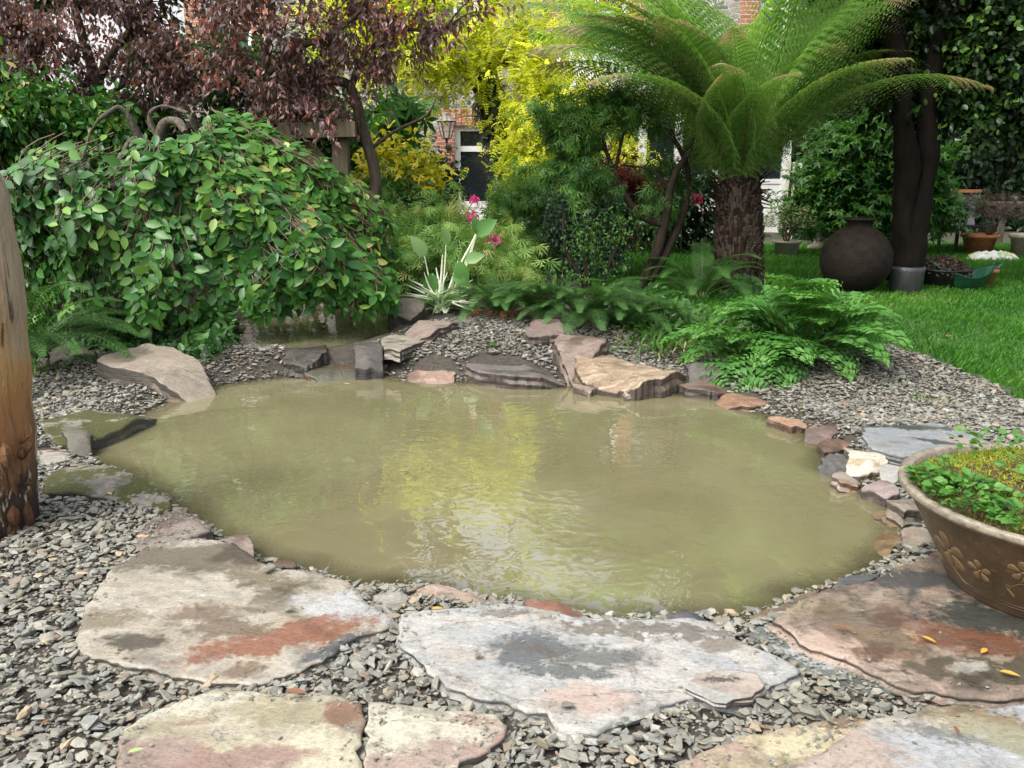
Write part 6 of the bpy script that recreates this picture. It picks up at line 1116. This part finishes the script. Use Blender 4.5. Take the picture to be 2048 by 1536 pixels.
# --- strap leaved clumps and grass tufts
def tuft(name, label, px, py, n, L, w_, mat, seed, spread=.08, cat='grass tuft', el=(20, 80), att=(.5, .25), group=None):
    b = gp(px, py); g = np.random.default_rng(seed); mb = MB()
    for k in range(n):
        a = g.uniform(0, 6.28); e0 = radians(g.uniform(*el)); l = L*g.uniform(.5, 1.1); p = b + [g.normal(0, spread), g.normal(0, spread), 0]; d = np.array([cos(a), sin(a), 0]); s = np.array([-sin(a), cos(a), 0]); V = []
        for t in np.linspace(0, 1, 6): c = p + d*l*t*cos(e0) + [0, 0, l*(t*sin(e0) - .55*t*t)]; ww = w_*(1 - t**2)*.5 + .0004; V += [c - s*ww, c + s*ww]
        V = np.array(V); V[:, 2] = np.maximum(V[:, 2], b[2] - .0); i = np.arange(5)*2; mb.add(V, [np.stack([i, i+1, i+3, i+2], -1)], 0, np.clip(g.normal(*att), 0, 1))
    o = mb.build(name, mat, None, b); o['label'] = label; o['category'] = cat
    if group: o['group'] = group
    return o
GRS = leaf_mat('grass blade', [(.02,.07,.012), (.05,.14,.02), (.09,.20,.03), (.30,.30,.12)], .5, .4, 1.2, .3, (0, .4, .8, 1))
STRAW = leaf_mat('dry straw', [(.12,.14,.04), (.32,.27,.14), (.50,.42,.27)], .7, .3)
for a in (('clump of narrow green blades left of the dark flat stone', 1300, 690, 120, .32, .012, GRS, 1, .16), ('straw and grass litter heap under the tree fern', 1375, 690, 90, .22, .008, STRAW, 2, .14), ('broad dark strap leaves at the foot of the tree fern', 1350, 650, 60, .38, .022, G_FRN, 3, .18), ('arching dark blades right of the fern trunk', 1545, 625, 44, .75, .016, G_FRN, 4, .06),
   ('small yellow green tuft on the right hand gravel', 1838, 800, 36, .10, .007, GRS, 5, .03), ('pale flat grass tuft beside the small yellow green one', 1868, 806, 24, .12, .006, STRAW, 6, .04), ('seedling weed at the top of the gravel mound', 985, 690, 26, .09, .008, GRS, 7, .02), ('dry yellow tuft where the lawn meets the gravel at the right edge', 2036, 770, 40, .10, .006, STRAW, 8, .07),
   ('grassy weeds at the foot of the peeled log', 80, 745, 40, .22, .008, GRS, 9, .05), ('thin weeds between the boulder and the upper pool', 520, 712, 30, .10, .006, GRS, 10, .08), ('light strap leaves left of the ribbed urn', 1590, 640, 30, .3, .014, G_ROY, 11, .08), ('long blades around the royal fern base', 1500, 690, 60, .25, .01, GRS, 12, .15)):
    tuft('grass_tuft', *a, group='tufts of grass and strap leaves')
# --- unseen trees added beyond house and hedges to cover sky in the pond reflection
for (lab, pxc, Y, n_, sd, m, cx) in (('unseen tree added beyond the shed at the far left for the pond reflection', 180, 23.0, 150, 81, G_GRN, [(60,-330,300),(330,-420,260),(500,-230,200),(150,-700,320),(480,-720,260),(-200,-400,300)]), ('unseen tree added beyond the house roof behind the golden tree for the pond reflection', 860, 27.0, 44, 82, G_ACE, [(660,-280,130),(900,-190,90),(660,-560,130),(1130,-300,50)]),
    ('unseen tree added beyond the right end of the house for the pond reflection', 1560, 25.0, 130, 83, G_GRN, [(1570,-330,190),(1780,-400,280),(1640,-700,230),(1900,-750,320),(1460,-210,70)])):
    b = np.array([X_(pxc, Y), Y, 0]); bt = aty(pxc, -250, Y)
    tree('added_tree', lab, 'tree', b, [(spline([b, (b+bt)/2 + [.3, 0, 0], bt, aty(pxc + 60, -600, Y)], 14), np.linspace(.4, .08, 14)), (spline([bt, aty(pxc - 160, -420, Y)], 8), np.linspace(.2, .05, 8)), (spline([bt - [0, 0, 1], aty(pxc + 180, -350, Y)], 8), np.linspace(.2, .05, 8))],
      [PB(a_, b_, Y, r_, int(n_*(r_/200)**2)) for a_, b_, r_ in cx], m, OV, .36, seed=sd, per=14, spread=.45, att=(.5, .25), ttw=.03)
# --- undergrowth filling the beds
rng = np.random.default_rng(14); mb = MB()
def bed(polypx, N, s, h, T, mat_i, att):
    P = np.array([gp(*p)[:2] for p in polypx]); lo, hi = P.min(0), P.max(0); c = rng.uniform(lo, hi, (N, 2)); c = c[sdist(c, P) < 0]; c = c[(sdist(c, UPOOL) > .04) & (sdist(c, POND) > .1)]; n_ = len(c); hh = h*np.clip(.5 + .8*fn(c, 2.5, 31, 3), .1, 1.4)
    inst(mb, T, np.c_[c, hg(c) + hh*rng.random(n_)], rng.normal(size=(n_, 3)) + [0, -.3, .1], rng.normal(size=(n_, 3))*.45 + [0, -.3, 1], s*rng.uniform(.5, 1.2, n_), mat_i, np.clip(att + .25*fn(c, 3, 5, 2) + rng.normal(0, .2, n_), 0, 1))
bed([(150,690),(430,712),(560,700),(480,640),(200,640)], 3500, .08, .16, OV, 0, .5)
bed([(-300,730),(60,745),(190,730),(440,712),(560,700),(480,640),(600,598),(900,560),(700,520),(-300,520)], 9000, .075, .22, OV, 0, .4)
bed([(850,620),(960,640),(1060,640),(1200,655),(1310,685),(1400,700),(1560,720),(1700,690),(1600,660),(1500,640),(1300,600),(1180,585),(1150,500),(640,500),(700,590)], 12000, .06, .20, DI, 0, .45)
bed([(1180,640),(1320,690),(1440,712),(1560,715),(1540,660),(1300,620)], 5000, .07, .10, T_palm(3, .5, 60, -.1), 1, .5)
bed([(-600,560),(1150,540),(1150,478),(-900,478)], 12000, .10, .5, OV, 0, .5)
mb.build('undergrowth', [G_GRN, G_DAC], None, None, kind='stuff', label='low leafy undergrowth covering the shaded flower beds')
# --- lawn
rng = np.random.default_rng(15); N = 330000
lo, hi = np.array([.5, 4.2]), np.array([9.5, 16.5]); c = rng.uniform(lo, hi, (N, 2)); keep = rng.random(N) < np.clip(1.35 - (c[:, 1] - 4)/9, .22, 1); c = c[keep]
px, py, dp = proj(np.c_[c, np.full(len(c), .15)]); c = c[(px < 3600)]
c = c[(sdist(c, LAWN) + .06*fn(c, 6, 2, 2)) < .02]
n_ = len(c); a = rng.uniform(0, 6.28, n_); sz = rng.uniform(.022, .055, n_)*(1 + .25*fn(c, 3, 6, 2)) + .004*np.maximum(c[:, 1]-7, 0); z = hg(c)
X = np.c_[np.cos(a)*.5, np.sin(a)*.5, np.ones(n_)]; bl = (np.array([[0,.09,0],[0,-.09,0],[1,0,.25],[.55,.06,.04],[.55,-.06,.04]]), [np.array([[0,1,4,3]]), np.array([[3,4,2]])])
mb = MB(); inst(mb, bl, np.c_[c, z], X, np.c_[-np.sin(a), np.cos(a), a*0], sz*1.15, 0, np.clip(.44 + .30*fn(c, 1.4, 8, 3) + rng.normal(0, .20, n_), 0, 1)); print('blades', n_)
mb.build('lawn_grass', G_LAWN if 'G_LAWN' in globals() else leaf_mat('lawn blade', [(.025,.10,.010), (.055,.19,.018), (.10,.27,.03), (.30,.32,.10)], .5, .4, 1.25, .3, (0, .45, .85, 1)), None, None, kind='stuff', label='short bright green lawn grass on the right')
# --- fallen leaves, loose pebbles on the slabs
FL = [leaf_mat('fallen leaf %s' % k, c, .6, .15) for k, c in (('yellow', [(.34,.21,.04), (.48,.32,.06)]), ('tan', [(.36,.22,.12), (.52,.35,.22)]), ('brown', [(.12,.055,.03), (.22,.11,.06)]), ('green', [(.20,.34,.10), (.36,.46,.18)]))]
TL = T_oval(.34, .05, .12)
for k, (px, py, z, s, a, m, lab) in enumerate(((862,1217,.09,.045,.1,0,'bright yellow leaf at the top edge of the pale blue slab'), (270,1073,.11,.05,.2,1,'pale orange leaf on the gravel left of the purplish flat stone'), (285,1076,.11,.04,1.2,1,'second pale orange leaf crossing the first beside the purplish stone'), (215,985,.13,.035,-.6,1,'pink tan leaf on the mossy stone nearest the log'), (150,1148,.085,.05,.2,1,'curled cream leaf on the left gravel'), (98,1122,.085,.04,1.0,1,'cream leaf on the gravel below the log'), (570,1382,.10,.07,-.1,2,'long curled brown leaf where two front slabs meet'), (1668,1250,.10,.065,-.5,2,'brown leaf lying on the pink brown slab'), (1842,1272,.10,.05,-.8,0,'yellow leaf in the wet patch of the pink brown slab'), (1962,1306,.10,.05,.7,0,'yellow oval leaf on the dark wet slab below the bowl'), (1998,1342,.10,.06,-.4,0,'yellow and brown leaf at the right on the mossy slab edge'), (1918,1468,.105,.04,1.4,2,'reddish leaf on the broad slab in the bottom right corner'), (688,768,.004,.05,.1,3,'bright green leaf floating on the far left of the pond'), (255,1505,.10,.04,.5,3,'small green leaf at the left end of the pink and cream slab'), (1890,672,.15,.09,.3,2,'dry brown leaf on the lawn'), (1600,822,.09,.04,.4,0,'yellow orange leaf on the gravel under the royal fern'), (90,905,.11,.06,.5,2,'curled brown leaf caught beside the log'), (80,1450,.085,.035,1.2,2,'rust coloured leaf on the lower left gravel'))):
    p = atz(px, py, z); mb = MB(); inst(mb, TL, p[None], np.array([[cos(a), sin(a), .05]]), np.array([[.15, -.1, 1.]]), s*.8, 0, .6, True); o = mb.build('fallen_leaf', FL[m], None, p); o['label'] = lab; o['category'] = 'leaf'; o['group'] = 'fallen leaves'
PM = gravel_mat('loose stones', [(0, (.20,.19,.15)), (.5, (.28,.27,.22)), (.8, (.14,.14,.13))])
for k, (px, py, z, s, lab) in enumerate(((1135,1412,.082,.05,'brown oblong pebble near the bottom point of the pale blue slab'), (956,1312,.082,.03,'small greenish pebble in the middle of the pale blue slab'), (828,1266,.082,.02,'tiny brown pebble at the left end of the pale blue slab'), (577,1220,.082,.03,'dark pebble on the right part of the mottled slab'), (541,1140,.082,.055,'smooth grey pebble at the water side corner of the mottled slab'), (1650,1433,.08,.055,'greenish oblong pebble on the pink and cream streaked slab'), (1527,1408,.07,.05,'cream and orange pebble on the gravel below the small pointed slab'), (1580,1204,.095,.03,'round grey pebble on the upper edge of the pink brown slab'), (1148,1220,.06,.02,'dark pebble on the flat red brown stone'), (1310,1422,.06,.05,'rusty pebble among the gravel under the pale blue slab'))):
    p = atz(px, py, z); mb = MB(); g = np.random.default_rng(k+50); chips(g, p[None, :2], np.array([s]), mb, np.array([p[2] + s*.08])); o = mb.build('pebble', PM, None, p); o['label'] = lab; o['category'] = 'pebble'; o['group'] = 'loose pebbles lying on the slabs'
